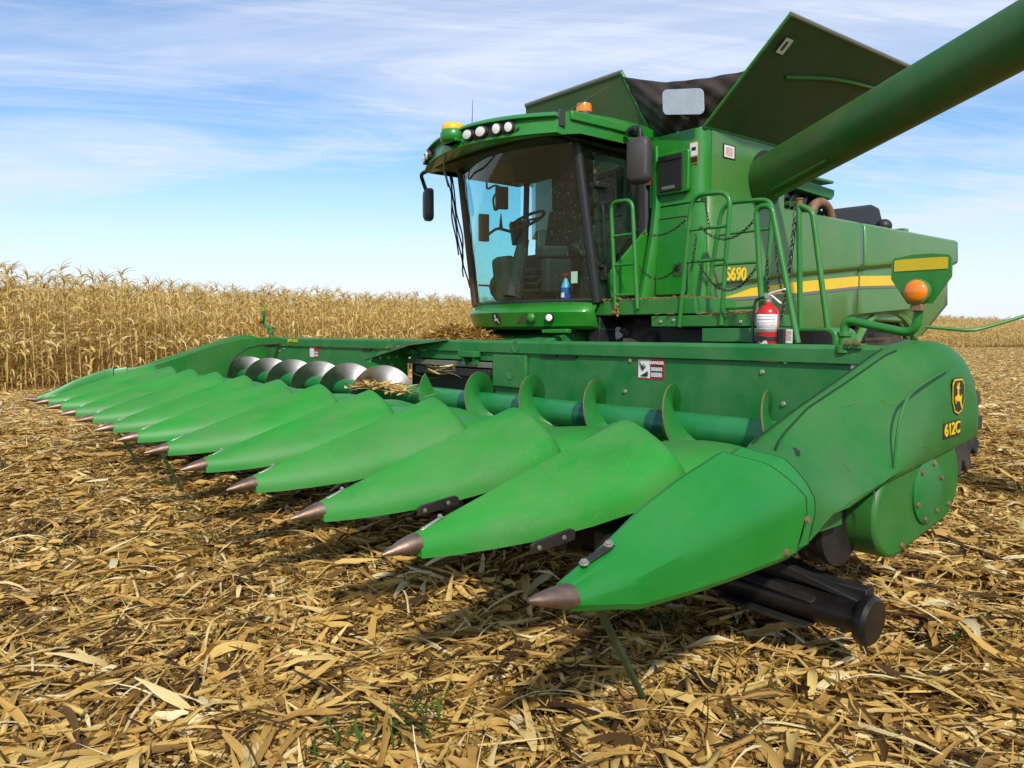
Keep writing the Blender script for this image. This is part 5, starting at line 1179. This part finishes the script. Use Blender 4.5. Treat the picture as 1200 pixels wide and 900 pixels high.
def stalk_parts(seed):
    random.seed(seed); H = random.uniform(2.25, 2.5); lean = random.gauss(0, .03); laz = random.uniform(0, 6.28)
    def sp(h): k = lean*h*h/2.2; return Vector((math.cos(laz)*k, math.sin(laz)*k, h))
    st = LB(); hs = np.linspace(0, H, 9); st.tube([sp(h) for h in hs], [lerp(.015, .006, i/8) for i in range(9)], 5, random.uniform(.45, .8))
    lv = LB(); az0 = random.uniform(0, 6.28); nl = random.randint(15, 19)
    for i in range(nl):
        h = lerp(.25, H-.08, i/(nl-1))+random.gauss(0, .03); az = az0+(PI if i % 2 else 0)+random.gauss(0, .45)
        L_ = random.uniform(.45, .78)*(1-1.1*max(0, i/(nl-1)-.6)); W_ = random.uniform(.026, .050); up = random.uniform(.8, 1.4); droop = random.uniform(2.4, 3.8)
        if i < 4: up -= .6
        d = Vector((math.cos(az)*math.cos(up), math.sin(az)*math.cos(up), math.sin(up))); sd = Vector((-math.sin(az), math.cos(az), 0)); p = sp(h); cs, ss, ws, ns = [], [], [], []; tw = random.gauss(0, 1.0); sg = 6; brk = random.random() < .25; kb = random.randint(2, 4)
        for j in range(sg+1):
            t = j/sg; a = tw*t; nrm = d.cross(sd).normalized(); s2 = sd*math.cos(a)+nrm*math.sin(a)
            cs.append(p.copy()); ss.append(s2); ws.append(max(.003, W_/2*(1.0 if t < .5 else 1-(t-.5)*1.9))); ns.append(nrm)
            bend = droop/sg*(.5+t) if not (brk and j == kb) else 1.6
            if d.z > -.96: d = (Matrix.Rotation(bend, 3, sd) @ d).normalized()
            p = p+d*L_/sg
        lv.strip(cs, ss, ws, min(1, max(0, random.gauss(.70, .2))), .25, ns)
    er = LB()
    for e in range(1 if random.random() < .8 else 2):
        h = random.uniform(.95, 1.25); az = az0+e*PI+random.gauss(0, .3); b0 = sp(h); o = Vector((math.cos(az), math.sin(az), 0)); dn = random.uniform(-.9, .5)
        d = (o+Vector((0, 0, dn))).normalized(); er.tube([b0, b0+o*.05, b0+o*.05+d*.05, b0+o*.05+d*.13, b0+o*.05+d*.22, b0+o*.05+d*.26], [.01, .012, .030, .034, .022, .004], 7, random.uniform(.7, .95))
        for j in range(3):
            husk(er, b0+o*.06+d*.18, az+random.gauss(0, .5), math.asin(max(-1, min(1, d.z)))+random.gauss(0, .3), .22, .035, .6, .4, random.uniform(.6, .95), 3, .3)
    ts = LB(); top = sp(H)
    for j in range(random.randint(6, 9)):
        az = random.uniform(0, 6.28); sp_ = random.uniform(.10, .5) if j else .05; L_ = random.uniform(.20, .38); d = Vector((math.cos(az)*sp_, math.sin(az)*sp_, 1)).normalized(); p = top-Vector((0, 0, .06*j/8)); path = [p.copy()]
        for q in range(4): d = (d+Vector((math.cos(az)*.18, math.sin(az)*.18, -.24))).normalized(); p = p+d*L_/4; path.append(p.copy())
        ts.tube(path, [.005, .0065, .0065, .005, .002], 3, random.uniform(.6, .9))
    return st, lv, er, ts
SV = []
for i in range(8):
    parts = stalk_parts(900+i); SV.append([p.mesh(nm, STALKM) for p, nm in zip(parts, ('stem', 'leaves', 'ear', 'tassel'))])
def joined(seed):
    a, b_, c_, d_ = stalk_parts(seed); lb = LB()
    for q in (a, b_, c_, d_):
        o = len(lb.v); lb.v += q.v; lb.t += q.t; lb.b += q.b; lb.f += [tuple(i+o for i in f_) for f_ in q.f]
    return lb.mesh('corn_plant', STALKM)
corn_k = kinds('corn_plant', [joined(900+i) for i in range(8)])
# the cut edge of the standing corn: (Y, X)
EY = [-14, -2, .85, 3.85, 7.9, 12.6, 16.9, 45, 81, 200]; EX = [-17.0, -19.0, -19.7, -21.0, -22.3, -22.6, -23.3, -25.2, -26.9, -30]
def edge(y): return interp(y, EY, EX)
random.seed(77)
protos = []
for v in SV:
    r = bpy.data.objects.new('corn_stalk', None); r['label'] = 'tall dry tan corn stalk with tassel in the front rows of the uncut field'; r['category'] = 'corn stalk'; r['group'] = 'corn stalks in the front rows'
    ch = []
    for me in v:
        o = bpy.data.objects.new(me.name, me); o.parent = r; ch.append(o)
    protos.append((r, ch))
cnt = 0; frontspots = set()
for row in range(3):
    y = -.2+row*.07
    while y < 19 and cnt < 300:
        r, ch = protos[random.randrange(8)]; nr = r.copy(); COL.objects.link(nr)
        nr.location = (edge(y)-row*.76+random.gauss(0, .05), y+random.gauss(0, .02), 0); s_ = random.uniform(.98, 1.18)*(1.06 if y < 6 else 1.0); nr.scale = (s_, s_, s_); nr.rotation_euler = (random.gauss(0, .035), random.gauss(0, .035), random.uniform(0, 6.28))
        for c_ in ch:
            k = c_.copy(); k.parent = nr; COL.objects.link(k)
        y += .192; cnt += 1
for r, ch in protos:
    for c_ in ch: bpy.data.objects.remove(c_)
    bpy.data.objects.remove(r)
pts = []
for row in range(16):
    y = -16.0
    while y < 190:
        sp_ = .19 if y < 24 else (.30 if y < 60 else .5)
        if not (row < 3 and -.3 < y < 19.02) and row < (16 if y < 24 else 10):
            pts.append((edge(y)-row*.76+rng.normal(0, .06), y+rng.normal(0, .04), 0))
        y += sp_
n = len(pts)
tag(scatter('standing_corn', pts, [(rng.normal(0, .04), rng.normal(0, .04), rng.uniform(0, 6.28)) for _ in range(n)], rng.uniform(1.03, 1.20, n), rng.integers(0, 8, n), corn_k), 'mass of dry uncut corn standing behind the front rows', 'corn field', kind='stuff')
# crop trash heaped on the feeder house and lying in the auger at the throat
random.seed(12)
def heap(name, cx_, cy_, z0, rx, ry, h, n, label, lmax=.3, wmax=.03, tone=.42):
    lb = LB()
    for i in range(n):
        u, v = random.gauss(0, .42), random.gauss(0, .42); z = z0+h*math.exp(-1.6*(u*u+v*v))*random.uniform(.55, 1.0)
        husk(lb, (cx_+u*rx, cy_+v*ry, z), random.uniform(0, 6.28), random.gauss(0, .25), random.uniform(.06, lmax), random.uniform(.006, wmax), random.gauss(0, .6), random.gauss(0, .6), min(1, max(0, random.gauss(tone, .2))), 4, .25)
    o = bpy.data.objects.new(name, lb.mesh(name, LITTER)); COL.objects.link(o); return tag(o, label, 'crop trash', kind='stuff')
heap('crop_trash', -5.15, 3.45, 1.33, .85, .40, .24, 2600, 'heap of brown crop trash lying on the feeder house below the cab', .26, .03, .56)
heap('crop_trash', -4.75, 2.28, .97, .65, .16, .05, 120, 'pale husks lying around the auger at the feeder throat', .30, .06, .78)
heap('crop_trash', -4.15, 2.55, 1.08, .22, .10, .16, 9, 'few long pale husks hanging over the auger at the near side of the throat', .42, .06, .85)
heap('crop_trash', -.1, 1.86, .80, .05, .28, .06, 40, 'brown husk scraps caught between hood and drive cover at the near end', .16)
